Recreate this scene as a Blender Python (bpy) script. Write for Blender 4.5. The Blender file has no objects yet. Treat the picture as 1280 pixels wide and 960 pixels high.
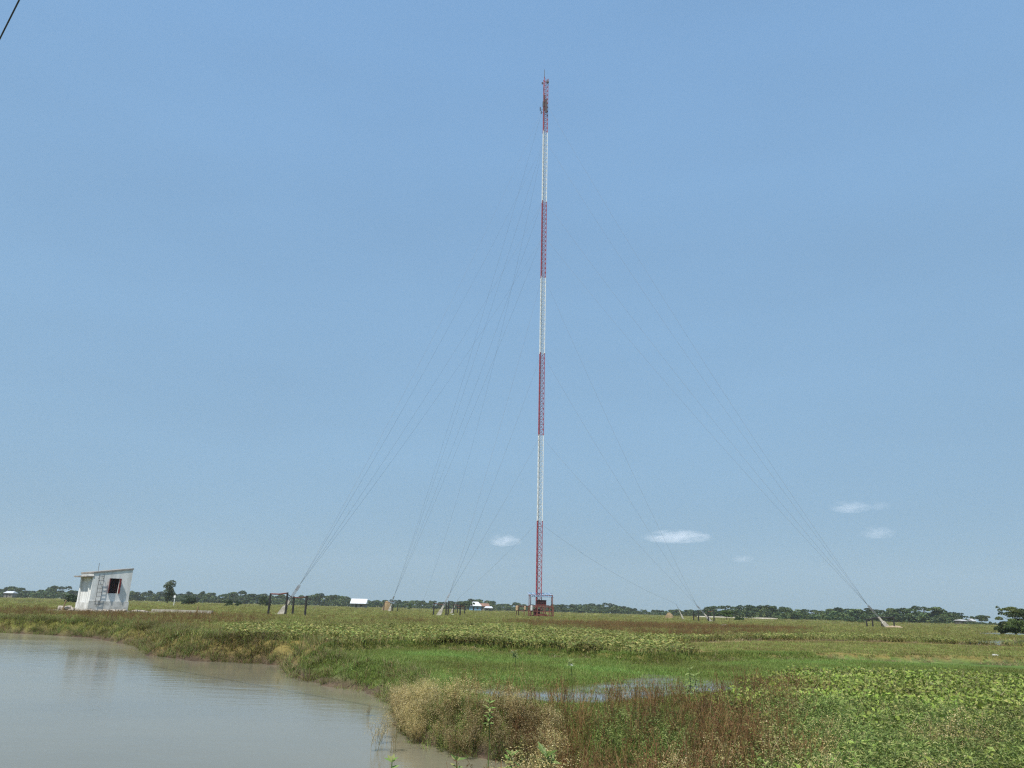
import bpy, math, random
import numpy as np
from mathutils import Vector, Matrix

rng = np.random.default_rng(7)
random.seed(7)
R = math.radians

# ------------------------------------------------------------------ camera
FPX, W0, H0 = 960.0, 1280.0, 960.0
PITCH, ROLL, CAMZ = R(16.37), R(1.55), 1.0
_f = np.array([0, math.cos(PITCH), math.sin(PITCH)])
_r0 = np.array([1.0, 0, 0])
_u0 = np.array([0, -math.sin(PITCH), math.cos(PITCH)])
_u = _u0 * math.cos(ROLL) - _r0 * math.sin(ROLL)
_r = _r0 * math.cos(ROLL) + _u0 * math.sin(ROLL)
CAM = np.array([0, 0, CAMZ])

scene = bpy.context.scene
COL = scene.collection
cd = bpy.data.cameras.new("camera")
cam = bpy.data.objects.new("camera", cd)
COL.objects.link(cam)
cd.sensor_fit = 'HORIZONTAL'
cd.sensor_width = 36.0
cd.lens = 36.0 * FPX / W0
cd.clip_start = 0.05
cd.clip_end = 30000
cam.matrix_world = Matrix(((_r[0], _u[0], -_f[0], 0), (_r[1], _u[1], -_f[1], 0), (_r[2], _u[2], -_f[2], CAMZ), (0, 0, 0, 1)))
scene.camera = cam

# ------------------------------------------------------------------ light
SUN_EL, SUN_AZ = R(61), R(-114)           # azimuth measured from +X, counter-clockwise
sdir = np.array([math.cos(SUN_EL) * math.cos(SUN_AZ), math.cos(SUN_EL) * math.sin(SUN_AZ), math.sin(SUN_EL)])
world = bpy.data.worlds.new("World")
scene.world = world
world.use_nodes = True
wn = world.node_tree
wn.nodes.clear()
sky = wn.nodes.new("ShaderNodeTexSky")
sky.sky_type = 'NISHITA'
sky.sun_disc = False
sky.sun_elevation = SUN_EL
sky.sun_rotation = math.pi / 2 - SUN_AZ   # the sky measures from +Y, clockwise
sky.altitude = 0
sky.air_density = 1.0
sky.dust_density = 0.6
sky.ozone_density = 2.0
bg = wn.nodes.new("ShaderNodeBackground")
bg.inputs[1].default_value = 0.10
wo = wn.nodes.new("ShaderNodeOutputWorld")
EXPO = 0.66
# a humid, milky sky: a little of the clear-sky model over a haze layer that pales towards the horizon
wtc = wn.nodes.new("ShaderNodeTexCoord")
wsep = wn.nodes.new("ShaderNodeSeparateXYZ")
wn.links.new(wtc.outputs["Generated"], wsep.inputs[0])
wrp = wn.nodes.new("ShaderNodeValToRGB")
_st = [(0.0, (.225, .365, .485)), (0.06, (.228, .378, .525)), (0.18, (.240, .408, .590)), (0.36, (.226, .398, .610)), (0.62, (.200, .370, .615)), (1.0, (.15, .30, .55))]
while len(wrp.color_ramp.elements) < len(_st): wrp.color_ramp.elements.new(0.5)
for _i, (_p, _c) in enumerate(_st):
    wrp.color_ramp.elements[_i].position = _p
    wrp.color_ramp.elements[_i].color = (*_c, 1)
wn.links.new(wsep.outputs[2], wrp.inputs[0])
wnz = wn.nodes.new("ShaderNodeTexNoise"); wnz.inputs["Scale"].default_value = 2.2; wnz.inputs["Detail"].default_value = 3
wmp = wn.nodes.new("ShaderNodeMapping"); wmp.inputs["Scale"].default_value = (1, 1, 3.5)
wn.links.new(wtc.outputs["Generated"], wmp.inputs[0]); wn.links.new(wmp.outputs[0], wnz.inputs["Vector"])
wmr = wn.nodes.new("ShaderNodeMapRange")
for _i, _v in ((1, .3), (2, .7), (3, 9.6 / 2 ** EXPO), (4, 10.4 / 2 ** EXPO)): wmr.inputs[_i].default_value = _v
wn.links.new(wnz.outputs["Fac"], wmr.inputs[0])
wsc = wn.nodes.new("ShaderNodeVectorMath"); wsc.operation = 'SCALE'
wn.links.new(wrp.outputs[0], wsc.inputs[0]); wn.links.new(wmr.outputs[0], wsc.inputs["Scale"])
wns = wn.nodes.new("ShaderNodeVectorMath"); wns.operation = 'SCALE'; wns.inputs["Scale"].default_value = 0.07
wn.links.new(sky.outputs[0], wns.inputs[0])
wad = wn.nodes.new("ShaderNodeVectorMath"); wad.operation = 'ADD'
wn.links.new(wsc.outputs[0], wad.inputs[0]); wn.links.new(wns.outputs[0], wad.inputs[1])
wn.links.new(wad.outputs[0], bg.inputs[0])
wn.links.new(bg.outputs[0], wo.inputs[0])
sl = bpy.data.lights.new("sun", 'SUN')
sl.energy = 3.6
sl.angle = R(0.53)
sl.color = (1.0, 0.955, 0.88)
so = bpy.data.objects.new("sun", sl)
COL.objects.link(so)
so.rotation_euler = Vector((-sdir[0], -sdir[1], -sdir[2])).to_track_quat('-Z', 'Y').to_euler()
so.location = (0, 0, 400)

vs = scene.view_settings
vs.view_transform = 'Standard'
vs.look = 'None'
vs.gamma = 1
vs.use_curve_mapping = False
vs.exposure = EXPO
scene.render.engine = 'CYCLES'
cy = scene.cycles
cy.max_bounces = 6
cy.diffuse_bounces = 2
cy.glossy_bounces = 2
cy.transmission_bounces = 3
cy.volume_bounces = 3
cy.transparent_max_bounces = 6
cy.use_denoising = False
scene.cycles.filter_width = 1.25
cy.denoiser = 'OPENIMAGEDENOISE'
cy.denoising_input_passes = 'RGB_ALBEDO_NORMAL'
cy.denoising_prefilter = 'ACCURATE'
cy.caustics_reflective = False
cy.caustics_refractive = False
cy.sample_clamp_indirect = 4
cy.volume_step_rate = 1.0
scene.render.film_transparent = False

# ------------------------------------------------------------------ pixel <-> place
def ray(px, py):
    return _f * FPX + _r * (px - W0 / 2) - _u * (py - H0 / 2)
def at(px, py, Y):
    d = ray(px, py)
    return CAM + d * (Y / d[1])
def ground(px, py, z=0.0):
    d = ray(px, py)
    return CAM + d * ((z - CAMZ) / d[2])
def proj(x, y, z):
    dx, dy, dz = x, y, z - CAMZ
    a = dx * _r[0] + dy * _r[1] + dz * _r[2]
    b = dx * _u[0] + dy * _u[1] + dz * _u[2]
    c = dx * _f[0] + dy * _f[1] + dz * _f[2]
    c = np.where(np.abs(c) < 1e-3, 1e-3, c)
    return W0 / 2 + FPX * a / c, H0 / 2 - FPX * b / c, c
def z_for(x, y, py):
    lo, hi = -5.0, 400.0
    for _ in range(60):
        m = (lo + hi) / 2
        if proj(x, y, m)[1] > py: lo = m
        else: hi = m
    return m
def hor(px):                      # horizon row in the picture
    return H0 / 2 + 281.9 / math.cos(ROLL) + (px - W0 / 2) * math.tan(ROLL)

# ------------------------------------------------------------------ numpy noise
_perm = rng.random((256, 256))
def vnoise(x, y):
    xi, yi = np.floor(x).astype(int), np.floor(y).astype(int)
    fx, fy = x - xi, y - yi
    fx = fx * fx * (3 - 2 * fx); fy = fy * fy * (3 - 2 * fy)
    g = lambda i, j: _perm[i & 255, j & 255]
    return ((g(xi, yi) * (1 - fx) + g(xi + 1, yi) * fx) * (1 - fy) + (g(xi, yi + 1) * (1 - fx) + g(xi + 1, yi + 1) * fx) * fy)
def fbm(x, y, o=3):
    s, a, t = 0, 0.5, 0
    for k in range(o):
        s = s + a * vnoise(x * 2 ** k + 17.3 * k, y * 2 ** k + 5.1 * k); t += a; a *= 0.5
    return s / t
def sstep(a, b, x):
    t = np.clip((x - a) / (b - a), 0, 1)
    return t * t * (3 - 2 * t)

# ------------------------------------------------------------------ naming helpers
def tag(o, label=None, cat=None, group=None, kind=None):
    if label: o["label"] = label
    if cat: o["category"] = cat
    if group: o["group"] = group
    if kind: o["kind"] = kind
    return o
def empty(name, loc, rz=0.0):
    o = bpy.data.objects.new(name, None)
    o.empty_display_size = 0.3
    o.location = loc
    o.rotation_euler = (0, 0, rz)
    COL.objects.link(o)
    return o
def link(o, parent=None):
    COL.objects.link(o)
    if parent is not None: o.parent = parent
    return o

class MB:
    """collects polygons and builds ONE mesh object"""
    def __init__(self):
        self.v, self.f, self.m, self.c = [], [], [], []
    def add(self, vs_, fs, mi=0, col=None):
        b = len(self.v)
        self.v += [tuple(map(float, p)) for p in vs_]
        for f in fs:
            self.f.append(tuple(b + i for i in f)); self.m.append(mi); self.c.append(col or (1, 1, 1))
        return self
    def box(self, c, s, rz=0.0, mi=0, M=None, col=None):
        x, y, z = s[0] / 2, s[1] / 2, s[2] / 2
        P = [(-x, -y, -z), (x, -y, -z), (x, y, -z), (-x, y, -z), (-x, -y, z), (x, -y, z), (x, y, z), (-x, y, z)]
        ca, sa = math.cos(rz), math.sin(rz)
        Q = [(c[0] + p[0] * ca - p[1] * sa, c[1] + p[0] * sa + p[1] * ca, c[2] + p[2]) for p in P]
        if M is not None: Q = [tuple(M @ Vector(q)) for q in Q]
        return self.add(Q, [(0, 3, 2, 1), (4, 5, 6, 7), (0, 1, 5, 4), (1, 2, 6, 5), (2, 3, 7, 6), (3, 0, 4, 7)], mi, col)
    def tube(self, pts, rad, n=6, mi=0, cap=True, col=None):
        pts = [Vector(p) for p in pts]
        rads = rad if isinstance(rad, (list, tuple)) else [rad] * len(pts)
        vs_, fs = [], []
        for i, p in enumerate(pts):
            a, b = pts[max(0, i - 1)], pts[min(len(pts) - 1, i + 1)]
            t = (b - a)
            t = t.normalized() if t.length > 1e-9 else Vector((0, 0, 1))
            h = Vector((0, 0, 1)) if abs(t.z) < 0.95 else Vector((1, 0, 0))
            e1 = t.cross(h).normalized(); e2 = e1.cross(t)
            for k in range(n):
                an = 2 * math.pi * (k + .5) / n
                vs_.append(p + (e1 * math.cos(an) + e2 * math.sin(an)) * rads[i])
        for i in range(len(pts) - 1):
            for k in range(n):
                k2 = (k + 1) % n
                fs.append((i * n + k, i * n + k2, (i + 1) * n + k2, (i + 1) * n + k))
        if cap:
            fs.append(tuple(range(n - 1, -1, -1)))
            fs.append(tuple(range((len(pts) - 1) * n, len(pts) * n)))
        return self.add(vs_, fs, mi, col)
    def mesh(self, name, mats, col=False, smooth=False):
        me = bpy.data.meshes.new(name)
        me.from_pydata(self.v, [], self.f)
        for m in (mats if isinstance(mats, (list, tuple)) else [mats]): me.materials.append(m)
        me.polygons.foreach_set("material_index", self.m)
        if smooth: me.polygons.foreach_set("use_smooth", [True] * len(self.f))
        if col:
            a = me.color_attributes.new("col", 'FLOAT_COLOR', 'CORNER')
            d = []
            for f, c in zip(self.f, self.c):
                for _ in f: d += [c[0], c[1], c[2], 1.0]
            a.data.foreach_set("color", d)
        me.update()
        return me
    def build(self, name, mats, parent=None, col=False, smooth=False, loc=None):
        o = bpy.data.objects.new(name, self.mesh(name, mats, col, smooth))
        if loc is not None: o.location = loc
        return link(o, parent)

def quads_mesh(name, V, mats, cols=None, mi=None, extra=None):
    """V: (n,4,3) array of quads -> mesh; cols (n,3); extra: MB merged in with its own material index"""
    n = len(V)
    verts = V.reshape(-1, 3)
    ev = np.array(extra.v).reshape(-1, 3) if extra and extra.v else np.zeros((0, 3))
    me = bpy.data.meshes.new(name)
    nv = len(verts) + len(ev)
    me.vertices.add(nv)
    me.vertices.foreach_set("co", np.concatenate([verts, ev]).ravel())
    loops = list(range(4 * n)); starts = list(range(0, 4 * n, 4)); mids = [0] * n if mi is None else list(mi)
    c = np.ones((4 * n, 4)); 
    if cols is not None: c[:, :3] = np.repeat(cols, 4, axis=0)
    c = c.tolist()
    if extra:
        for f, m, cc in zip(extra.f, extra.m, extra.c):
            starts.append(len(loops)); loops += [4 * n + i for i in f]; mids.append(m); c += [[*cc, 1.0]] * len(f)
    me.loops.add(len(loops)); me.loops.foreach_set("vertex_index", loops)
    me.polygons.add(len(starts)); me.polygons.foreach_set("loop_start", starts)
    me.polygons.foreach_set("material_index", mids)
    for m in (mats if isinstance(mats, (list, tuple)) else [mats]): me.materials.append(m)
    a = me.color_attributes.new("col", 'FLOAT_COLOR', 'CORNER')
    a.data.foreach_set("color", np.array(c).ravel())
    me.update(); me.validate()
    return me

# ------------------------------------------------------------------ materials
def new_mat(name):
    m = bpy.data.materials.new(name); m.use_nodes = True
    nt = m.node_tree; nt.nodes.clear()
    out = nt.nodes.new("ShaderNodeOutputMaterial")
    return m, nt, out
def N(nt, t, **k):
    n = nt.nodes.new(t)
    for a, b in k.items(): setattr(n, a, b)
    return n
def noise_node(nt, vec, scale, detail=4, rough=0.55):
    n = N(nt, "ShaderNodeTexNoise"); n.inputs["Scale"].default_value = scale
    n.inputs["Detail"].default_value = detail; n.inputs["Roughness"].default_value = rough
    if vec is not None: nt.links.new(vec, n.inputs["Vector"])
    return n
def ramp(nt, fac, stops):
    r = N(nt, "ShaderNodeValToRGB"); e = r.color_ramp.elements
    while len(e) < len(stops): e.new(0.5)
    for i, (p, c) in enumerate(stops):
        e[i].position = p; e[i].color = (*c, 1) if len(c) == 3 else c
    nt.links.new(fac, r.inputs[0]); return r
def worn(name, base, dark, scale=3.0, rough=0.7, lo=0.35, hi=0.7, metal=0.0, bump=0.0, stretch=(1, 1, 1)):
    """a painted / mineral surface with irregular wear"""
    m, nt, out = new_mat(name)
    tc = N(nt, "ShaderNodeTexCoord"); mp = N(nt, "ShaderNodeMapping"); mp.inputs["Scale"].default_value = stretch
    nt.links.new(tc.outputs["Object"], mp.inputs["Vector"])
    n = noise_node(nt, mp.outputs[0], scale, 6, 0.65)
    r = ramp(nt, n.outputs["Fac"], [(lo, dark), (hi, base)])
    b = N(nt, "ShaderNodeBsdfPrincipled")
    b.inputs["Roughness"].default_value = rough; b.inputs["Metallic"].default_value = metal
    nt.links.new(r.outputs[0], b.inputs["Base Color"])
    if bump:
        bp = N(nt, "ShaderNodeBump"); bp.inputs["Strength"].default_value = bump; bp.inputs["Distance"].default_value = 0.02
        nt.links.new(n.outputs["Fac"], bp.inputs["Height"]); nt.links.new(bp.outputs[0], b.inputs["Normal"])
    nt.links.new(b.outputs[0], out.inputs[0])
    return m
def foliage(name, vmin=0.7, vmax=1.3, transl=0.3, nscale=0.35, tint=(1, 1, 1), huevar=0.03):
    m, nt, out = new_mat(name)
    at_ = N(nt, "ShaderNodeAttribute", attribute_name="col")
    oi = N(nt, "ShaderNodeObjectInfo")
    ge = N(nt, "ShaderNodeNewGeometry")
    n = noise_node(nt, ge.outputs["Position"], nscale, 3)
    mr = N(nt, "ShaderNodeMapRange"); mr.inputs[3].default_value = vmin; mr.inputs[4].default_value = vmax
    nt.links.new(oi.outputs["Random"], mr.inputs[0])
    mr2 = N(nt, "ShaderNodeMapRange"); mr2.inputs[1].default_value = 0.3; mr2.inputs[2].default_value = 0.7
    mr2.inputs[3].default_value = 0.66; mr2.inputs[4].default_value = 1.3
    nt.links.new(n.outputs["Fac"], mr2.inputs[0])
    mu = N(nt, "ShaderNodeMath", operation='MULTIPLY'); nt.links.new(mr.outputs[0], mu.inputs[0]); nt.links.new(mr2.outputs[0], mu.inputs[1])
    hm = N(nt, "ShaderNodeMapRange"); hm.inputs[1].default_value = .3; hm.inputs[2].default_value = .7
    hm.inputs[3].default_value = 0.5 - huevar; hm.inputs[4].default_value = 0.5 + huevar
    nt.links.new(n.outputs["Fac"], hm.inputs[0])
    hs = N(nt, "ShaderNodeHueSaturation")
    nt.links.new(at_.outputs["Color"], hs.inputs["Color"]); nt.links.new(mu.outputs[0], hs.inputs["Value"]); nt.links.new(hm.outputs[0], hs.inputs["Hue"])
    b = N(nt, "ShaderNodeBsdfPrincipled"); b.inputs["Roughness"].default_value = 0.5
    b.inputs["Specular IOR Level"].default_value = 0.25
    t = N(nt, "ShaderNodeBsdfTranslucent")
    mx = N(nt, "ShaderNodeMixShader"); mx.inputs[0].default_value = transl
    nt.links.new(hs.outputs[0], b.inputs["Base Color"]); nt.links.new(hs.outputs[0], t.inputs["Color"])
    nt.links.new(b.outputs[0], mx.inputs[1]); nt.links.new(t.outputs[0], mx.inputs[2])
    nt.links.new(mx.outputs[0], out.inputs[0])
    return m

M_GRASS = foliage("grass_blades")
M_DRY = foliage("dry_stems", 0.75, 1.25, 0.3, 0.6, huevar=0.01)
M_LEAF = foliage("broad_leaves", 0.75, 1.25, 0.25, 0.8, huevar=0.02)
M_TREE = foliage("tree_leaves", 0.75, 1.2, 0.15, 0.02, huevar=0.015)
M_BARK = worn("bark", (0.11, 0.085, 0.06), (0.05, 0.04, 0.03), 6, 0.9)
M_RED = worn("faded_red_paint", (0.42, 0.035, 0.055), (0.24, 0.03, 0.04), 2.2, 0.55)
M_REDIN = worn("red_bracing_paint", (0.46, 0.06, 0.085), (0.30, 0.05, 0.06), 2.2, 0.55)
M_WHITE = worn("white_mast_paint", (0.84, 0.85, 0.84), (0.68, 0.69, 0.68), 2.0, 0.5)
M_GALV = worn("galvanised_steel", (0.42, 0.43, 0.44), (0.26, 0.27, 0.28), 8, 0.45, metal=0.6)
M_GALVD = worn("dull_dark_steel", (0.10, 0.10, 0.105), (0.05, 0.05, 0.055), 8, 0.6)
M_BLACK = worn("tarred_timber", (0.035, 0.032, 0.03), (0.015, 0.014, 0.013), 5, 0.8)
M_RUST = worn("rusty_iron", (0.20, 0.06, 0.04), (0.10, 0.035, 0.025), 7, 0.85)
M_CONC = worn("concrete", (0.52, 0.49, 0.42), (0.27, 0.25, 0.21), 2.5, 0.9, bump=0.3)
M_PLASTER = worn("whitewashed_plaster", (0.82, 0.82, 0.79), (0.46, 0.46, 0.43), 2.2, 0.85, 0.26, 0.55, bump=0.15, stretch=(1, 1, 0.22))
M_PLINTH = worn("stained_plinth_plaster", (0.70, 0.69, 0.65), (0.36, 0.36, 0.33), 2.6, 0.9, 0.3, 0.65, bump=0.2)
M_MAROON = worn("maroon_paint", (0.15, 0.025, 0.025), (0.07, 0.014, 0.014), 5, 0.6)
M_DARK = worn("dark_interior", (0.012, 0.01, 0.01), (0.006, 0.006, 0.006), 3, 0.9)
M_ROOFC = worn("weathered_roof_slab", (0.36, 0.33, 0.29), (0.2, 0.18, 0.16), 2, 0.9)
M_TIN = worn("bright_tin_sheet", (0.78, 0.79, 0.80), (0.55, 0.56, 0.56), 1.2, 0.4, metal=0.2)
M_TINO = worn("old_tin_sheet", (0.50, 0.50, 0.50), (0.34, 0.34, 0.34), 1.2, 0.6)
M_TINB = worn("blue_tin_sheet", (0.18, 0.34, 0.50), (0.10, 0.2, 0.3), 1.2, 0.5)
M_TINR = worn("rusty_tin_sheet", (0.30, 0.16, 0.11), (0.16, 0.09, 0.06), 1.2, 0.7)
M_WALLG = worn("grey_weathered_wall", (0.24, 0.22, 0.19), (0.13, 0.12, 0.10), 1.0, 0.9)
M_THATCH = worn("straw", (0.32, 0.23, 0.12), (0.18, 0.13, 0.07), 4, 0.95, bump=0.6)
M_STONE = worn("pale_broken_stone", (0.55, 0.50, 0.42), (0.26, 0.22, 0.18), 3, 0.9, bump=0.4)
M_TAN = worn("tan_plastic", (0.52, 0.36, 0.2), (0.36, 0.25, 0.15), 3, 0.6)
M_SLAT = worn("blue_white_slats", (0.45, 0.52, 0.62), (0.16, 0.22, 0.34), 2.5, 0.45)
M_CABLE = worn("black_cable_sheath", (0.03, 0.035, 0.045), (0.015, 0.018, 0.022), 10, 0.6)
M_WIRE = worn("guy_strand", (0.19, 0.195, 0.205), (0.12, 0.125, 0.13), 10, 0.6)
M_ANT = worn("dark_antenna_housing", (0.06, 0.025, 0.025), (0.025, 0.015, 0.015), 6, 0.6)
M_LITTER = worn("white_plastic_sheet", (0.78, 0.78, 0.76), (0.5, 0.5, 0.48), 8, 0.5)

# ------------------------------------------------------------------ terrain
WATER = -0.6
PAST = -0.12
def gpts(L, z): return np.array([ground(a, b, z)[:2] for a, b in L])
riv_far = [(-40, 789), (0, 791), (60, 794), (120, 798), (165, 807), (185, 819), (240, 826), (300, 829), (350, 832), (357, 847), (400, 857), (440, 864),
           (468, 872), (482, 885), (486, 900), (492, 918), (508, 930), (535, 941), (570, 949), (620, 956), (650, 963)]
_rp = gpts(riv_far, WATER)
RIVER = np.concatenate([_rp, np.array([[0.9, 6.2], [0.3, 5.6], [-0.8, 5.3], [-3, 5.0], [-8, 4.6], [-30, 3], [-90, 2], [-140, 8], [-140, 60], [-60, 50]])])
def poly_sd(P, x, y):
    """signed distance to polygon P, negative inside"""
    d = np.full(np.shape(x), 1e18); ins = np.zeros(np.shape(x), bool)
    n = len(P)
    for i in range(n):
        a, b = P[i], P[(i + 1) % n]
        e = b - a
        wx, wy = x - a[0], y - a[1]
        t = np.clip((wx * e[0] + wy * e[1]) / (e @ e), 0, 1)
        d = np.minimum(d, (wx - e[0] * t) ** 2 + (wy - e[1] * t) ** 2)
        c = (a[1] > y) != (b[1] > y)
        with np.errstate(divide='ignore', invalid='ignore'):
            xi = (b[0] - a[0]) * (y - a[1]) / (b[1] - a[1] + 1e-12) + a[0]
        ins ^= c & (x < xi)
    d = np.sqrt(d)
    return np.where(ins, -d, d)
PUD = {
    'puddle_near': (gpts([(560, 856), (600, 851), (640, 853), (690, 856), (745, 851), (775, 847), (800, 840), (850, 842), (900, 846), (935, 850), (930, 864), (880, 868), (830, 872), (770, 876), (700, 880), (640, 874), (590, 866)], PAST), PAST - 0.035),
    'puddle_right': (gpts([(1194, 803), (1240, 800), (1300, 798.6), (1400, 799), (1400, 810), (1300, 808.8), (1240, 808.2), (1203, 806.3)], 0), -0.03),
    'puddle_far_right': (gpts([(1222, 791), (1260, 790), (1330, 791), (1330, 795), (1262, 794), (1236, 793.2)], 0), -0.03),
    'puddle_far_left': (gpts([(18, 751), (52, 751), (54, 753.5), (20, 754)], 0), -0.03),
}
_e1 = gpts([(-300, 812), (100, 812), (360, 811), (480, 807), (560, 808), (617, 811), (710, 816), (760, 821), (800, 824), (860, 822), (920, 820), (1040, 820), (1160, 822), (1280, 825), (1500, 832)], 0)
_e1 = _e1[np.argsort(_e1[:, 0])]
_e2 = gpts([(830, 806), (900, 803), (960, 802.5), (1060, 803), (1160, 806), (1300, 811), (1500, 818)], 0)
_e2 = _e2[np.argsort(_e2[:, 0])]
def y_edge1(x): return np.interp(x, _e1[:, 0], _e1[:, 1]) + 0.5 * (vnoise(x * 0.8 + 9, x * 0 + 3.3) - 0.5)
def y_edge2(x): return np.interp(x, _e2[:, 0], _e2[:, 1]) + 0.6 * (vnoise(x * 0.6 + 4, x * 0 + 8.3) - 0.5)
HUTC = ground(109.5, 763.0, 0.2)
HUT_MID = HUTC[:2] + np.array([0.0, 2.2])

def H(x, y):
    x = np.asarray(x, float); y = np.asarray(y, float)
    r = np.hypot(x, y)
    ye = y_edge1(x)
    s = sstep(-0.25, 0.25, y - ye)
    z = PAST * (1 - s)
    z = z + 0.07 * np.exp(-((y - ye - 0.25) / 0.35) ** 2) * (x > -12)
    ye2 = y_edge2(x)
    z = z + 0.06 * np.exp(-((y - ye2) / 0.5) ** 2) * (x > 6)
    amp = np.clip(r / 60, 0.25, 1.0)
    z = z + 0.05 * (fbm(x * 0.55, y * 0.55, 3) - 0.5) + 0.10 * amp * (fbm(x * 0.06 + 3, y * 0.06, 2) - 0.5)
    z = z + 0.03 * (fbm(x * 3.1, y * 3.1, 2) - 0.5) * (r < 25)
    dh = np.hypot(x - HUT_MID[0], y - HUT_MID[1])
    w = sstep(5.5, 3.2, dh)
    z = z * (1 - w) + 0.185 * w
    for P, zz in PUD.values():
        if True:
            sd = poly_sd(P, x, y)
            lim = np.clip(r * 0.02, 0.25, 1.2)
            k = sstep(lim, -lim * 0.6, sd + 0.5 * lim * (fbm(x * 1.7 + 40, y * 1.7, 2) - 0.5) * 2)
            z = z - k * 0.075 if P is PUD['puddle_near'][0] else np.where(k > 0, z * (1 - k) + (zz - .05) * k, z)
    # river bed and bank
    sd = poly_sd(RIVER, x, y)
    sd = sd + (0.35 * (fbm(x * 1.3 + 7, y * 1.3, 3) - 0.5) * 2) * np.clip(r / 16, 0.35, 1.4)
    bank = sstep(0.0, 0.9, sd)
    z = np.where(sd > 0, (WATER - 0.05) * (1 - bank) + z * bank, WATER - 0.05 - 0.7 * sstep(0, -2.0, sd))
    # near bank that carries the photographer
    nb = sstep(5.2, 3.5, y) * (sd > 0)
    z = z - nb * 0.25 * (sd > 0)
    return z
def H1(x, y): return float(H(np.array([x]), np.array([y]))[0])

rad = [0.0]
rr = 0.6
while rr < 2000:
    rad.append(rr); rr *= 1.0115 if rr < 140 else 1.05
rad = np.array(rad[1:])
th = np.concatenate([np.linspace(-180, -42, 40)[:-1], np.arange(-42, 42.01, 0.17), np.linspace(42, 180, 40)[1:-1]])
nt_, nr_ = len(th), len(rad)
TH, RA = np.meshgrid(np.radians(th), rad)
GX, GY = RA * np.sin(TH), RA * np.cos(TH)
GZ = H(GX, GY)
GZ = np.where(RA > 900, GZ * 0, GZ)

def in_poly(P, px, py):
    return poly_sd(np.array(P, float), px, py) < 0
# field zones, told from the place on the plan
def zones(x, y):
    px, py, c = proj(x, y, H(x, y))
    front = c > 0.5
    v = py - (H0 / 2 + 282.0 + (px - W0 / 2) * math.tan(ROLL))
    return px, py, v, front

def ground_colour(x, y, z):
    px, py, v, front = zones(x, y)
    n1 = fbm(x * 0.35 + 11, y * 0.35, 3); n2 = fbm(x * 0.05 + 2, y * 0.07, 3); n3 = fbm(x * 1.7, y * 1.7, 2)
    c = np.zeros(x.shape + (3,))
    far = np.array([0.145, 0.145, 0.036]); far2 = np.array([0.19, 0.15, 0.05])
    k = sstep(0.4, 0.65, n2)[..., None]
    c[:] = far * (1 - k) + far2 * k
    near = (y < y_edge1(x))
    past = np.array([0.085, 0.13, 0.03])
    c = np.where(near[..., None], past * (0.8 + 0.5 * n1[..., None]), c)
    # tan bunds
    t = np.exp(-((y - y_edge1(x) + 0.15) / 0.28) ** 2) * (0.1 + 1.1 * n3) * np.where(px < 640, 1.0, .25) * sstep(.35, .6, fbm(x * .9 + 60, y * .9, 2))
    t2 = np.exp(-((y - y_edge2(x)) / 0.5) ** 2) * (x > 5) * (0.05 + 1.0 * n3) * sstep(.4, .6, fbm(x * .7 + 90, y * .9, 2))
    t = np.clip(np.maximum(t, t2), 0, 1)[..., None]
    c = c * (1 - t) + np.array([0.24, 0.185, 0.115]) * t
    # mud by the water
    m = sstep(WATER + 0.34, WATER + 0.05, z)[..., None]
    c = c * (1 - m) + np.array([0.085, 0.062, 0.042]) * m
    for P, zz in PUD.values():
        sd = poly_sd(P, x, y)
        m = (sstep(0.5, -0.2, sd) * 0.7)[..., None]
        c = c * (1 - m) + np.array([0.13, 0.115, 0.085]) * m
    dh = np.hypot(x - HUT_MID[0], y - HUT_MID[1])
    m = (sstep(4.6, 3.4, dh) * 0.85)[..., None]
    c = c * (1 - m) + np.array([0.2, 0.165, 0.12]) * m
    return c
GC = ground_colour(GX, GY, GZ)

gv = np.stack([GX, GY, GZ], -1).reshape(-1, 3)
cz = H1(0, 0.01)
gv = np.concatenate([gv, [[0, 0, cz]]])
idx = np.arange(nr_ * nt_).reshape(nr_, nt_)
q = np.stack([idx[:-1, :], np.roll(idx, -1, 1)[:-1, :], np.roll(idx, -1, 1)[1:, :], idx[1:, :]], -1).reshape(-1, 4)[:, ::-1]
tri = np.stack([np.full(nt_, nr_ * nt_), idx[0], np.roll(idx[0], -1)], -1)[:, ::-1]
gm = bpy.data.meshes.new("field_ground")
gm.vertices.add(len(gv)); gm.vertices.foreach_set("co", gv.ravel())
lv = np.concatenate([q.ravel(), tri.ravel()])
gm.loops.add(len(lv)); gm.loops.foreach_set("vertex_index", lv)
ls = np.concatenate([np.arange(0, q.size, 4), q.size + np.arange(0, tri.size, 3)])
gm.polygons.add(len(ls)); gm.polygons.foreach_set("loop_start", ls)
gm.polygons.foreach_set("use_smooth", np.ones(len(ls), bool))
ca_ = gm.color_attributes.new("col", 'FLOAT_COLOR', 'POINT')
gcol = np.ones((len(gv), 4)); gcol[:-1, :3] = GC.reshape(-1, 3); gcol[-1, :3] = (0.08, 0.08, 0.04)
ca_.data.foreach_set("color", gcol.ravel())
gm.update(); gm.validate()

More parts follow.
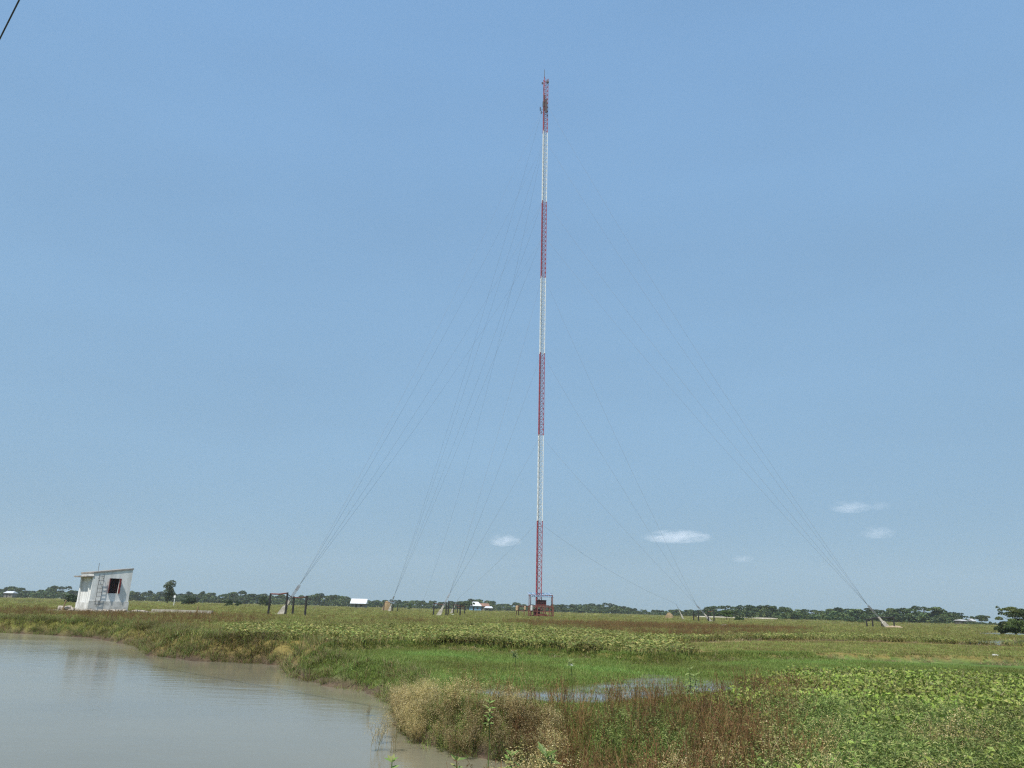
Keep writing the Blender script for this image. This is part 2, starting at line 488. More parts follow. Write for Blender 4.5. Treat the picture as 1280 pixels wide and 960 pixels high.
m, nt, out = new_mat("field_soil_and_turf")
a_ = N(nt, "ShaderNodeAttribute", attribute_name="col")
ge = N(nt, "ShaderNodeNewGeometry")
n1 = noise_node(nt, ge.outputs["Position"], 1.3, 8, 0.7)
n2 = noise_node(nt, ge.outputs["Position"], 14, 4, 0.7)
mr = N(nt, "ShaderNodeMapRange"); mr.inputs[1].default_value = .3; mr.inputs[2].default_value = .7; mr.inputs[3].default_value = .6; mr.inputs[4].default_value = 1.4
nt.links.new(n1.outputs["Fac"], mr.inputs[0])
mr2 = N(nt, "ShaderNodeMapRange"); mr2.inputs[1].default_value = .3; mr2.inputs[2].default_value = .7; mr2.inputs[3].default_value = .7; mr2.inputs[4].default_value = 1.3
nt.links.new(n2.outputs["Fac"], mr2.inputs[0])
mu = N(nt, "ShaderNodeMath", operation='MULTIPLY'); nt.links.new(mr.outputs[0], mu.inputs[0]); nt.links.new(mr2.outputs[0], mu.inputs[1])
hs = N(nt, "ShaderNodeHueSaturation"); nt.links.new(a_.outputs["Color"], hs.inputs["Color"]); nt.links.new(mu.outputs[0], hs.inputs["Value"])
b = N(nt, "ShaderNodeBsdfPrincipled"); b.inputs["Roughness"].default_value = 0.95; b.inputs["Specular IOR Level"].default_value = 0.1
bp = N(nt, "ShaderNodeBump"); bp.inputs["Strength"].default_value = 0.6; bp.inputs["Distance"].default_value = 0.04
nt.links.new(n2.outputs["Fac"], bp.inputs["Height"]); nt.links.new(bp.outputs[0], b.inputs["Normal"])
nt.links.new(hs.outputs[0], b.inputs["Base Color"]); nt.links.new(b.outputs[0], out.inputs[0])
gm.materials.append(m)
tag(link(bpy.data.objects.new("field_ground", gm)), kind="structure")

# ------------------------------------------------------------------ water
def water_mat(name, mud, rough, ripple, scale):
    m, nt, out = new_mat(name)
    ge = N(nt, "ShaderNodeNewGeometry")
    mp = N(nt, "ShaderNodeMapping"); mp.inputs["Scale"].default_value = (0.45, 1, 1); mp.inputs["Rotation"].default_value = (0, 0, 0.5)
    nt.links.new(ge.outputs["Position"], mp.inputs["Vector"])
    n = noise_node(nt, mp.outputs[0], scale, 5, 0.6)
    big = noise_node(nt, mp.outputs[0], 0.22, 3, 0.5)
    b = N(nt, "ShaderNodeBsdfPrincipled")
    r = ramp(nt, big.outputs["Fac"], [(0.35, tuple(0.85 * k for k in mud)), (0.65, tuple(1.12 * k for k in mud))])
    nt.links.new(r.outputs[0], b.inputs["Base Color"])
    rr_ = N(nt, "ShaderNodeMapRange"); rr_.inputs[1].default_value = .3; rr_.inputs[2].default_value = .7
    rr_.inputs[3].default_value = rough * 0.6; rr_.inputs[4].default_value = rough * 1.5
    nt.links.new(big.outputs["Fac"], rr_.inputs[0]); nt.links.new(rr_.outputs[0], b.inputs["Roughness"])
    b.inputs["IOR"].default_value = 1.33; b.inputs["Specular IOR Level"].default_value = 0.42
    bp = N(nt, "ShaderNodeBump"); bp.inputs["Strength"].default_value = ripple; bp.inputs["Distance"].default_value = 0.02
    nt.links.new(n.outputs["Fac"], bp.inputs["Height"]); nt.links.new(bp.outputs[0], b.inputs["Normal"])
    nt.links.new(b.outputs[0], out.inputs[0])
    return m
M_RIVER = water_mat("muddy_river_water", (0.188, 0.172, 0.118), 0.12, 0.3, 3.0)
M_PUD = water_mat("still_puddle_water", (0.12, 0.11, 0.085), 0.04, 0.06, 8.0)
mb = MB()
ctr = RIVER.mean(0)
mb.add([(-150, -1, WATER), (4, -1, WATER), (4, 20, WATER), (-2, 26, WATER), (-8, 36, WATER), (-30, 60, WATER), (-150, 75, WATER)], [tuple(range(7))])
tag(mb.build("river_water", M_RIVER), kind="structure")
for nm, (P, zz) in PUD.items():
    c0 = P.mean(0)
    Q = c0 + (P - c0) * np.array([1.12, 1.25])
    mb = MB(); mb.add([(p[0], p[1], zz) for p in Q], [tuple(range(len(Q)))])
    o = mb.build("puddle_water", M_PUD); tag(o, kind="structure")

# pale far track under the right wood
mb = MB()
p0, p1, p2 = at(872, 771.2, 300), at(930, 773.0, 310), at(985, 774.6, 320)
pts = [p0, p1, p2]
for a, b_ in zip(pts[:-1], pts[1:]):
    mb.add([(a[0], a[1], -0.2), (b_[0], b_[1], -0.2), (b_[0], b_[1] + 6, -0.2), (a[0], a[1] + 6, -0.2), (a[0], a[1] + 1, 0.55), (b_[0], b_[1] + 1, 0.55), (b_[0], b_[1] + 5, 0.55), (a[0], a[1] + 5, 0.55)],
           [(0, 1, 5, 4), (4, 5, 6, 7), (2, 3, 7, 6)])
M_TRACK = worn("pale_track_earth", (0.5, 0.46, 0.38), (0.36, 0.32, 0.25), 0.4, 0.95)
tag(mb.build("track_embankment", M_TRACK), kind="structure")

# ------------------------------------------------------------------ ground vegetation (uncountable: instanced stuff)
def blade(p, az, h, w, lean, col, seg=3, droop=1.0, Q=None, C=None, tipw=0.15, jit=0.12):
    d = np.array([math.cos(az), math.sin(az), 0.0]); s = np.array([-d[1], d[0], 0.0])
    tw = random.uniform(-0.8, 0.8); s = s * math.cos(tw) + d * math.sin(tw)
    pts = []
    for i in range(seg + 1):
        t = i / seg
        o = lean * h * t ** 1.8
        z = h * (t - 0.35 * droop * lean * t ** 2.5)
        pts.append(np.array(p) + d * o + np.array([0, 0, z]))
    f = random.uniform(1 - jit, 1 + jit)
    for i in range(seg):
        w0 = w * (1 - (1 - tipw) * (i / seg) ** 1.3); w1 = w * (1 - (1 - tipw) * ((i + 1) / seg) ** 1.3)
        Q.append([pts[i] - s * w0 / 2, pts[i] + s * w0 / 2, pts[i + 1] + s * w1 / 2, pts[i + 1] - s * w1 / 2])
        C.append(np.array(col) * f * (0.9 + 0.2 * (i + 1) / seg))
    return pts
def leaf(p, n, axis, L, Wd, col, Q, C, fold=0.12):
    """an ovate leaf of two folded quads, base at p, pointing along axis"""
    a = np.array(axis) / np.linalg.norm(axis); n = np.array(n, float); n -= a * (n @ a); n /= np.linalg.norm(n) + 1e-9
    s = np.cross(a, n); p = np.array(p)
    mid = p + a * L * 0.45
    tip = p + a * L - n * L * 0.12
    l = mid + s * Wd / 2 + n * Wd * fold; r_ = mid - s * Wd / 2 + n * Wd * fold
    f = random.uniform(0.8, 1.2)
    Q.append([p, l, tip, mid]); C.append(np.array(col) * f)
    Q.append([p, mid, tip, r_]); C.append(np.array(col) * f * random.uniform(0.9, 1.1))
PROTO = {}
def proto(kind, fn, n, mat):
    c = bpy.data.collections.new("source_" + kind)
    for i in range(n):
        Q, C = [], []
        fn(Q, C)
        me = quads_mesh(kind + "_tuft", np.array(Q), mat, np.array(C))
        c.objects.link(bpy.data.objects.new(kind + "_tuft", me))
    PROTO[kind] = c
U = random.uniform
def pick(L): return L[random.randrange(len(L))]

G1, G2, G3 = (0.148, 0.215, 0.045), (0.19, 0.25, 0.055), (0.22, 0.24, 0.062)
DRY1, DRY2 = (0.33, 0.245, 0.12), (0.25, 0.175, 0.09)
def p_pasture(Q, C):
    for k in range(26):
        a = U(0, 6.28); r = U(0, .11)
        blade((r * math.cos(a), r * math.sin(a), -0.01), U(0, 6.28), U(.035, .085), U(.004, .008), U(.1, 1.0), pick([G1, G1, G1, G1, G2, G2, G2, G3] if random.random() < .95 else [DRY1]), 2, Q=Q, C=C)
def p_field(Q, C):
    for k in range(34):
        a = U(0, 6.28); r = U(0, .3) 
        blade((r * math.cos(a), r * math.sin(a), -0.02), U(0, 6.28), U(.12, .30), U(.012, .022), U(.1, .9), pick([(.145, .19, .038), G2, G3, G3, (0.24, 0.205, 0.065), (0.28, .215, .09), (0.15, .14, .04)]), 2, Q=Q, C=C)
def p_crop(Q, C):           # pale yellow-green crop with dry upright tips
    for k in range(16):
        a = U(0, 6.28); r = U(0, .16)
        blade((r * math.cos(a), r * math.sin(a), -0.02), U(0, 6.28), U(.14, .30), U(.012, .022), U(.1, .8), pick([(0.17, .20, .045), (0.22, .225, .06), (0.27, .24, .08), (0.33, .26, .11)]), 2, Q=Q, C=C)
    for k in range(9):
        a = U(0, 6.28); p = (U(-.15, .15), U(-.15, .15), U(.08, .22))
        leaf(p, (U(-.4, .4), U(-.4, .4), 1), (math.cos(a), math.sin(a), U(-.2, .5)), U(.06, .11), U(.04, .07), pick([(0.15, .20, .045), (0.22, .235, .06), (0.28, .25, .085)]), Q, C)
BR = [(0.20, 0.095, 0.042), (0.23, 0.13, 0.05), (0.16, 0.085, 0.036), (0.27, 0.18, 0.075), (0.17, .14, .045)]
def p_brown(Q, C):          # reddish-brown stalks with narrow seed heads, green at the foot
    for k in range(11):
        a = U(0, 6.28); r = U(0, .12)
        p = (r * math.cos(a), r * math.sin(a), -.02); h = U(.24, .50); az = U(0, 6.28); ln = U(.0, .45)
        c = pick(BR)
        pts = blade(p, az, h, .0045, ln, c, 3, .5, Q, C, .6)
        for j in range(9):
            t = U(.45, 1.0); i = min(2, int(t * 3)); u = t * 3 - i
            o = pts[i] * (1 - u) + pts[i + 1] * u
            aa = U(0, 6.28)
            leaf(o, (U(-1, 1), U(-1, 1), .3), (math.cos(aa) * .7, math.sin(aa) * .7, U(.3, 1)), U(.014, .034), U(.004, .008), pick(BR[:3] + BR[4:]), Q, C)
    for k in range(20):
        a = U(0, 6.28); r = U(0, .14)
        blade((r * math.cos(a), r * math.sin(a), -.02), U(0, 6.28), U(.12, .34), U(.004, .008), U(.1, .9), pick([G1, G2, (0.10, .11, .035), (0.17, .12, .05)]), 2, Q=Q, C=C)
TN = [(0.46, 0.35, 0.15), (0.52, 0.42, 0.20), (0.38, 0.29, 0.11), (0.56, 0.48, 0.27), (.36, .33, .11)]
def p_tan(Q, C):            # branching dry weed topped with straw-coloured seed clusters
    for k in range(5):
        a = U(0, 6.28); r = U(0, .09)
        p = (r * math.cos(a), r * math.sin(a), -.02); h = U(.26, .52); az = U(0, 6.28)
        c = pick([(0.27, .21, .09), (0.18, .18, .055), (0.32, .25, .11)])
        pts = blade(p, az, h, .005, U(0, .4), c, 4, .4, Q, C, .5)
        for b_ in range(9):
            t = U(.35, 1); i = min(3, int(t * 4)); u = t * 4 - i
            o = pts[i] * (1 - u) + pts[i + 1] * u
            pt2 = blade(o, U(0, 6.28), U(.06, .14), .0028, U(.3, 1.1), c, 2, .3, Q, C, .7)
            for j in range(11):
                e = pt2[-1] + rng.normal(0, .018, 3)
                aa = U(0, 6.28)
                leaf(e, (U(-1, 1), U(-1, 1), 1), (math.cos(aa), math.sin(aa), U(-.4, 1)), U(.007, .016), U(.005, .010), pick(TN), Q, C)
    for k in range(10):
        a = U(0, 6.28); r = U(0, .12)
        blade((r * math.cos(a), r * math.sin(a), -.02), U(0, 6.28), U(.06, .2), U(.004, .008), U(.2, .9), pick([G1, G2, (0.16, .14, .06)]), 2, Q=Q, C=C)
LF = [(0.22, .295, .05), (0.25, .315, .055), (0.29, .325, .075), (0.18, .25, .045), (0.22, .28, .05), (0.35, .33, .11)]
def p_leafy(Q, C):          # broad-leaved crop
    for k in range(30):
        a = U(0, 6.28); r = U(.0, .17); h = U(.02, .25)
        base = np.array((r * .3 * math.cos(a), r * .3 * math.sin(a), -.02)); top = np.array((r * math.cos(a), r * math.sin(a), h))
        s = np.array([-math.sin(a), math.cos(a), 0]) * .003
        Q.append([base - s, base + s, top + s, top - s]); C.append(np.array((0.13, .16, .05)))
        az = a + U(-.9, .9); up = U(-1.0, .8)
        leaf(top, (U(-1., 1.), U(-1., 1.), .8), (math.cos(az), math.sin(az), up), U(.035, .068), U(.022, .046), pick(LF), Q, C, U(-.1, .25))
    for k in range(7):
        blade((U(-.1, .1), U(-.1, .1), 0), U(0, 6.28), U(.2, .34), U(.006, .011), U(.1, .7), pick([(0.28, .25, .11), (0.34, .29, .15), (0.2, .2, .07)]), 2, Q=Q, C=C)
def p_fine(Q, C):           # soft, finely divided green weed
    for k in range(7):
        a = U(0, 6.28); r = U(0, .1)
        pts = blade((r * math.cos(a), r * math.sin(a), -.02), U(0, 6.28), U(.2, .4), .004, U(.1, .6), (0.09, .12, .035), 4, .5, Q, C, .5)
        for j in range(26):
            t = U(.15, 1); i = min(3, int(t * 4)); u = t * 4 - i
            o = pts[i] * (1 - u) + pts[i + 1] * u
            aa = U(0, 6.28)
            leaf(o, (U(-1, 1), U(-1, 1), 1), (math.cos(aa), math.sin(aa), U(-.1, 1)), U(.025, .055), U(.006, .012), pick([(0.18, .245, .055), (0.225, .275, .07), (0.29, .295, .10), (0.14, .19, .048)]), Q, C)
def p_bank(Q, C):           # long lax grass hanging over the bank
    for k in range(24):
        a = U(0, 6.28); r = U(0, .12)
        blade((r * math.cos(a), r * math.sin(a), -.02), U(0, 6.28), U(.12, .32), U(.005, .009), U(.3, 1.4), pick([G1, G2, (0.11, .12, .04), (0.2, .16, .07), DRY2]), 3, 1.2, Q=Q, C=C)
def p_straw(Q, C):          # trampled pale straw on the bunds
    for k in range(18):
        a = U(0, 6.28); r = U(0, .2)
        blade((r * math.cos(a), r * math.sin(a), 0), U(0, 6.28), U(.04, .12), U(.005, .012), U(.8, 2.2), pick([DRY1, DRY2, (0.4, .32, .2), (0.18, .15, .07)]), 2, Q=Q, C=C)
def p_meadow(Q, C):
    for k in range(26):
        a = U(0, 6.28); r = U(0, .11)
        blade((r * math.cos(a), r * math.sin(a), -0.01), U(0, 6.28), U(.035, .085), U(.004, .008), U(.1, 1.0), pick([G2, G2, G3, G3, (.25, .23, .08), DRY1]), 2, Q=Q, C=C)
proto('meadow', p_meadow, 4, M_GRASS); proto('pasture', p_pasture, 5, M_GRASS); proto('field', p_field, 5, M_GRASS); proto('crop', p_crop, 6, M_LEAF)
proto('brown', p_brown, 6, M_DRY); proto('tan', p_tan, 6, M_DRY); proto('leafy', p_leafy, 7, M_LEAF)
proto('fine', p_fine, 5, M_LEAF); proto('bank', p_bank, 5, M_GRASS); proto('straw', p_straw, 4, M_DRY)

def scatter(name, kind, XY, sc, zs=None, sink=0.0, tilt=0.15):
    n = len(XY)
    if n == 0: return
    z = H(XY[:, 0], XY[:, 1]) - sink
    me = bpy.data.meshes.new(name)
    me.vertices.add(n)
    me.vertices.foreach_set("co", np.stack([XY[:, 0], XY[:, 1], z], -1).ravel())
    rot = np.stack([rng.normal(0, tilt, n), rng.normal(0, tilt, n), rng.uniform(0, 6.283, n)], -1)
    a = me.attributes.new("rot", 'FLOAT_VECTOR', 'POINT'); a.data.foreach_set("vector", rot.ravel())
    s3 = np.stack([sc, sc, sc * (zs if zs is not None else 1.0)], -1)
    a = me.attributes.new("scl", 'FLOAT_VECTOR', 'POINT'); a.data.foreach_set("vector", s3.ravel())
    o = bpy.data.objects.new(name, me)
    ng = bpy.data.node_groups.new(name + "_nodes", 'GeometryNodeTree')
    ng.interface.new_socket("Geometry", in_out='INPUT', socket_type='NodeSocketGeometry')
    ng.interface.new_socket("Geometry", in_out='OUTPUT', socket_type='NodeSocketGeometry')
    gi, go = ng.nodes.new("NodeGroupInput"), ng.nodes.new("NodeGroupOutput")
    ci = ng.nodes.new("GeometryNodeCollectionInfo"); ci.inputs["Collection"].default_value = PROTO[kind]
    ci.inputs["Separate Children"].default_value = True; ci.inputs["Reset Children"].default_value = True
    io = ng.nodes.new("GeometryNodeInstanceOnPoints"); io.inputs["Pick Instance"].default_value = True
    na = ng.nodes.new("GeometryNodeInputNamedAttribute"); na.data_type = 'FLOAT_VECTOR'; na.inputs["Name"].default_value = "rot"
    nb = ng.nodes.new("GeometryNodeInputNamedAttribute"); nb.data_type = 'FLOAT_VECTOR'; nb.inputs["Name"].default_value = "scl"
    er = ng.nodes.new("FunctionNodeEulerToRotation")
    L = ng.links.new
    L(gi.outputs[0], io.inputs["Points"]); L(ci.outputs[0], io.inputs["Instance"])
    L(na.outputs[0], er.inputs[0]); L(er.outputs[0], io.inputs["Rotation"]); L(nb.outputs[0], io.inputs["Scale"])
    L(io.outputs[0], go.inputs[0])
    md = o.modifiers.new("scatter", 'NODES'); md.node_group = ng
    link(o)
    return tag(o, kind="stuff")

def cand(n, r0, r1, ex=1.0, half=37.5):
    """random places in the view wedge; ex=1 gives even density over the ground, smaller ex crowds them nearer"""
    u = rng.random(n)
    p = ex + 1
    r = (r0 ** p + u * (r1 ** p - r0 ** p)) ** (1 / p) if abs(p) > 1e-6 else r0 * (r1 / r0) ** u
    a = np.radians(rng.uniform(-half, half, n))
    return r * np.sin(a), r * np.cos(a)
RIVS = lambda x, y: poly_sd(RIVER, x, y)
def pud_sd(x, y): return np.minimum.reduce([poly_sd(P, x, y) for P, _ in PUD.values()])
Z_TAN = [(455, 872), (480, 880), (520, 884), (580, 886), (640, 892), (690, 910), (700, 960), (690, 1100), (440, 1100)]
Z_BROWN = [(600, 892), (640, 896), (700, 902), (780, 908), (860, 912), (910, 904), (960, 884), (985, 880), (990, 905), (985, 960), (990, 1200), (600, 1200)]
Z_LEAF = [(890, 900), (950, 876), (1000, 857), (1100, 853), (1280, 855), (1500, 860), (1500, 1300), (1040, 1300), (1000, 930), (930, 915)]
Z_BAND = [(640, 777), (700, 777), (760, 778), (830, 780), (880, 778), (960, 779), (1010, 786), (1000, 795), (930, 797), (860, 799), (760, 795), (700, 789), (650, 784)]
Z_BAND2 = [(395, 776), (470, 778), (540, 779), (545, 785), (470, 786), (400, 783)]
Z_LBANK = [(-200, 757), (60, 762), (200, 768), (330, 772), (340, 778), (250, 784), (215, 806), (180, 815), (100, 800), (-200, 796)]

def acc(p): return rng.random(p.shape) < p
# pasture
x, y = cand(150000, 8.5, 24, 0.55)
px, py, v, fr = zones(x, y)
ok = (y < y_edge1(x) + .5) & (RIVS(x, y) > 0.35) & (pud_sd(x, y) > -0.05) & ~in_poly(Z_LEAF, px, py) & ~in_poly(Z_BROWN, px, py)
XY = np.stack([x, y], -1)[ok]
scatter("pasture_grass", 'pasture', XY, rng.uniform(.7, 1.25, len(XY)) * (0.8 + 0.5 * fbm(XY[:, 0] * .8, XY[:, 1] * .8)))
x, y = cand(30000, 24, 42, 0.6)
px, py, v, fr = zones(x, y)
ok = (px > 860) & (y < y_edge2(x) - 0.5) & (y > y_edge1(x)) & (pud_sd(x, y) > 0.1)
XY = np.stack([x, y], -1)[ok]
scatter("pasture_grass", 'meadow', XY, rng.uniform(1.0, 1.7, len(XY)))
# sparse grass standing in the puddle
x, y = cand(60000, 8, 17, 0.8)
sd = pud_sd(x, y)
ok = (sd < 0.05) & acc(np.where(fbm(x * 1.1 + 3, y * 2.2, 2) > np.interp(proj(x, y, PAST)[0], [620, 700, 770], [.30, .45, .51]), 0.85, 0.08))
XY = np.stack([x, y], -1)[ok]
scatter("marsh_grass", 'pasture', XY, rng.uniform(.7, 1.3, len(XY)))
# crop band
x, y = cand(62000, 18, 48, 0.5)
px, py, v, fr = zones(x, y)
YT = lambda px: np.interp(px, [-200, 230, 300, 340, 480, 640, 700, 760, 850, 920, 1000, 1300], [900, 812, 786, 784, 787, 788, 791, 796, 800, 798, 797, 799])
xe2 = np.where(x > 5, y > y_edge2(x), True)
ok = (y > y_edge1(x) + 0.12) & (py > YT(px) + 13 * (fbm(x * .28 + 33, y * .28, 3) - .5)) & xe2 & (RIVS(x, y) > 0.9) & (pud_sd(x, y) > 0.3)
ok &= acc(np.where(fbm(x * .25 + 7, y * .25, 2) > .42, 1.0, .35))
XY = np.stack([x, y], -1)[ok]
scatter("crop_rows", 'crop', XY, rng.uniform(.8, 1.25, len(XY)))
# field grass, near and middle distance
x, y = cand(60000, 16, 62, 0.35)
px, py, v, fr = zones(x, y)
dh = np.hypot(x - HUT_MID[0], y - HUT_MID[1])
ok = (y > y_edge1(x) + 0.3) & (RIVS(x, y) > 0.5) & (dh > 4.2) & (pud_sd(x, y) > 0.8)
ok &= (py < YT(px) + 4) | (rng.random(len(x)) < 0.25)
ok &= ~((px > 860) & (y < y_edge2(x)))
XY = np.stack([x, y], -1)[ok]
scatter("field_grass", 'field', XY, rng.uniform(.65, 1.1, len(XY)), zs=rng.uniform(.55, .95, len(XY)))
x, y = cand(52000, 62, 170, 0.25)
dh = np.hypot(x - HUT_MID[0], y - HUT_MID[1])
ok = (dh > 4.2) & (pud_sd(x, y) > 0.4) & (RIVS(x, y) > .5)
XY = np.stack([x, y], -1)[ok]
rr_ = np.hypot(XY[:, 0], XY[:, 1])
scatter("field_grass", 'field', XY, rng.uniform(.8, 1.3, len(XY)) * (rr_ / 62) ** .6, zs=rng.uniform(.35, .7, len(XY)) * (rr_ / 62) ** -.6)
x, y = cand(26000, 170, 520, 0.0)
XY = np.stack([x, y], -1)
rr_ = np.hypot(x, y)
scatter("field_grass", 'field', XY, rng.uniform(2.5, 5.5, len(XY)), zs=rng.uniform(.08, .22, len(XY)))
# brown weeds: bands far off and the foreground stand
def soft(P, px, py, x, y, w=14.0, ky=5.0):
    q = np.array(P, float) * [1, ky]
    sd_ = poly_sd(q, px + 26 * (fbm(x * .35 + 50, y * .35, 2) - .5) * 2, py * ky + 22 * (fbm(x * .3 + 80, y * .3, 2) - .5) * 2)
    return sstep(w, -w * 1.6, sd_)
def brown_mask(x, y, px, py):
    n = fbm(x * .22 + 21, y * .3, 3)
    a = soft(Z_BAND, px, py, x, y) * sstep(.34, .56, n) * .95
    a = np.maximum(a, soft(Z_BAND2, px, py, x, y) * sstep(.42, .58, n) * .8)
    a = np.maximum(a, soft(Z_LBANK, px, py, x, y, 24) * (.08 + .62 * sstep(.44, .6, fbm(x * .33 + 2, y * .33, 3))))
    return a
x, y = cand(60000, 20, 75, 0.2)
px, py, v, fr = zones(x, y)
dh = np.hypot(x - HUT_MID[0], y - HUT_MID[1])
ok = acc(brown_mask(x, y, px, py)) & (RIVS(x, y) > .4) & (dh > 4.0)
XY = np.stack([x, y], -1)[ok]
scatter("brown_weeds", 'brown', XY, rng.uniform(.7, 1.25, len(XY)), zs=rng.uniform(.5, .95, len(XY)))
x, y = cand(17000, 4.2, 13.5, 0.6)
px, py, v, fr = zones(x, y)
n = fbm(x * .9 + 5, y * .9, 2)
ok = acc(soft(Z_BROWN, px, py, x * 4, y * 4, 70, 1.5) * np.where(n > .40, .92, .35)) & (RIVS(x, y) > .12) & (pud_sd(x, y) > .0)
XY = np.stack([x, y], -1)[ok]
scatter("brown_weeds", 'brown', XY, rng.uniform(.6, 1.0, len(XY)))
# green undergrowth of the foreground stand
x, y = cand(9000, 4.2, 12, 0.6)
px, py, v, fr = zones(x, y)
ok = (in_poly(Z_BROWN, px, py) | in_poly(Z_TAN, px, py)) & (RIVS(x, y) > .12)
ok &= acc(np.where(in_poly(Z_TAN, px, py), .35, .8))
XY = np.stack([x, y], -1)[ok]
scatter("green_undergrowth", 'fine', XY, rng.uniform(.45, .8, len(XY)))
# straw-coloured weeds
x, y = cand(13000, 4.5, 13.5, 0.5)
px, py, v, fr = zones(x, y)
n = fbm(x * 1.1 + 15, y * 1.1, 2)
pt = in_poly(Z_TAN, px, py) * .95
low = (py > 915) & (px > 790) & (px < 1060) & (n > .60)
pt = np.maximum(pt, low * .13)
pt = np.maximum(pt, ((py > 935) & (px > 1000) & (n > .62)) * .2)
pt = np.maximum(pt, in_poly(Z_BROWN, px, py) * (n > .64) * .08)
mud = in_poly([(520, 905), (600, 915), (655, 930), (665, 985), (540, 985)], px, py)
ok = acc(np.where(mud, pt * .35, pt)) & (RIVS(x, y) > .08) & (pud_sd(x, y) > 0.05) & ((px > 500) | (y > 6.5)) & ~((y < 6.6) & (px < 640))
XY = np.stack([x, y], -1)[ok]
scatter("straw_weeds", 'tan', XY, rng.uniform(.55, 1.0, len(XY)))
# broad-leaved crop
x, y = cand(30000, 4.5, 17, 0.75)
px, py, v, fr = zones(x, y)
n = fbm(x * .8 + 31, y * .8, 2)
inl = acc(soft(Z_LEAF, px, py, x * 4, y * 4, 26, 3))
ok = inl & (pud_sd(x, y) > .05) & acc(np.where(py < 905, .95, np.where(n > .5, .5, .12)))
XY = np.stack([x, y], -1)[ok]
scatter("leafy_crop", 'leafy', XY, rng.uniform(.75, 1.15, len(XY)))
x, y = cand(16000, 4.2, 10, 0.7)
px, py, v, fr = zones(x, y)
n = fbm(x * .8 + 31, y * .8, 2)
ok = (px > 960) & (py > 893) & acc(np.where(n > .5, .6, .95))
XY = np.stack([x, y], -1)[ok]
scatter("soft_green_weeds", 'fine', XY, rng.uniform(.6, 1.0, len(XY)))
# banks and bunds
x, y = cand(200000, 5.5, 60, 0.3, 42)
sd = RIVS(x, y)
w = np.clip(np.hypot(x, y) / 18, .6, 1.6)
px, py, v, fr = zones(x, y)
turf = (px > 345) & (px < 480) & (py < 900)
ok = (sd > .03 * w) & (sd < .9 * w) & acc(np.where(in_poly(Z_TAN, px, py), .15, np.where(turf, .25, .75)))
XY = np.stack([x, y], -1)[ok]
scatter("bank_grass", 'bank', XY, rng.uniform(.6, 1.15, len(XY)) * np.clip(np.hypot(XY[:, 0], XY[:, 1]) / 15, .75, 1.25))
x, y = cand(90000, 14, 45, 0.4)
px, py, v, fr = zones(x, y)
d1 = np.abs(y - y_edge1(x) + .3)
d2 = np.where(x > 5, np.abs(y - y_edge2(x)), 9)
ok = ((d1 < .30) | (d2 < .45)) & (RIVS(x, y) > .3) & acc(np.where(fbm(x * .9, y * .9, 2) > .47, .5, .06))
XY = np.stack([x, y], -1)[ok]
scatter("bund_straw", 'straw', XY, rng.uniform(.7, 1.3, len(XY)))

# ------------------------------------------------------------------ the guyed mast
MY = 130.0
mb_base = at(672.2, 770.0, MY); MX = mb_base[0]
MZ = H1(MX, MY)
mtop = at(681.8, 98.5, MY)
MH = mtop[2]
def mast_axis(z): 
    t = (z - MZ) / (MH - MZ)
    return np.array([MX + (mtop[0] - MX) * t, MY, z])
def mast_z(py):                 # height of the mast at a row of the picture
    lo, hi = MZ, MH + 6
    for _ in range(60):
        m_ = (lo + hi) / 2; p = mast_axis(m_)
        if proj(p[0], p[1], p[2])[1] > py: lo = m_
        else: hi = m_
    return m_
bands = [MZ + 0.25] + [mast_z(p) for p in (651, 543.5, 441.5, 346.5, 252, 165)] + [MH]
mast = empty("guyed_mast", (MX, MY, MZ))
tag(mast, "tall slender lattice mast painted in red and white bands with antennas at its top", "mast")
RM = 0.56
ANG = [R(5), R(125), R(245)]
def leg_pt(k, z):
    c = mast_axis(z)
    return Vector((c[0] + RM * math.cos(ANG[k]) - MX, c[1] + RM * math.sin(ANG[k]) - MY, z - MZ))
for i in range(7):
    z0, z1 = bands[i], bands[i + 1]
    red = i % 2 == 0
    sec = MB()
    for k in range(3): sec.tube([leg_pt(k, z0), leg_pt(k, z1)], 0.060, 8)
    for zf in (z0 + 0.02, z1 - 0.03):
        for k in range(3):
            sec.tube([leg_pt(k, zf) - Vector((0, 0, .04)), leg_pt(k, zf) + Vector((0, 0, .04))], 0.095, 8)
    so_ = sec.build("mast_section", M_RED if red else M_WHITE, mast, smooth=False)
    br = MB()
    nb_ = max(1, round((z1 - z0) / 0.93))
    for j in range(nb_):
        a, b_ = z0 + (z1 - z0) * j / nb_, z0 + (z1 - z0) * (j + 1) / nb_
        for k in range(3):
            k2 = (k + 1) % 3
            br.tube([leg_pt(k, a), leg_pt(k2, a)], 0.030, 4, cap=False)
            br.tube([leg_pt(k, a), leg_pt(k2, b_)], 0.024, 4, cap=False)
            br.tube([leg_pt(k2, a), leg_pt(k, b_)], 0.024, 4, cap=False)
    bo = br.build("cross_bracing", M_REDIN if red else M_WHITE, so_)
lad = MB()
lz = np.arange(MZ + .6, bands[6], 0.9)
p0, p1 = mast_axis(MZ + .4), mast_axis(MH - 2)
off = np.array([0.10, 0.2, 0])
for sx in (-.17, .17):
    lad.tube([tuple(p0 + off + [sx, 0, 0] - [MX, MY, MZ]), tuple(p1 + off + [sx, 0, 0] - [MX, MY, MZ])], .016, 4)
for z in np.arange(MZ + .6, MH - 2, 0.45):
    c = mast_axis(z) + off - [MX, MY, MZ]
    lad.tube([(c[0] - .17, c[1], c[2]), (c[0] + .17, c[1], c[2])], .010, 4, cap=False)
lad.build("climbing_ladder", M_GALV, mast)
fd = MB()
for s_ in (0.0, 0.07): fd.tube([tuple(mast_axis(MZ + .3) + [-.12 - s_, .05, 0] - [MX, MY, MZ]), tuple(mast_axis(MH - 4) + [-.12 - s_, .05, 0] - [MX, MY, MZ])], .024, 5)
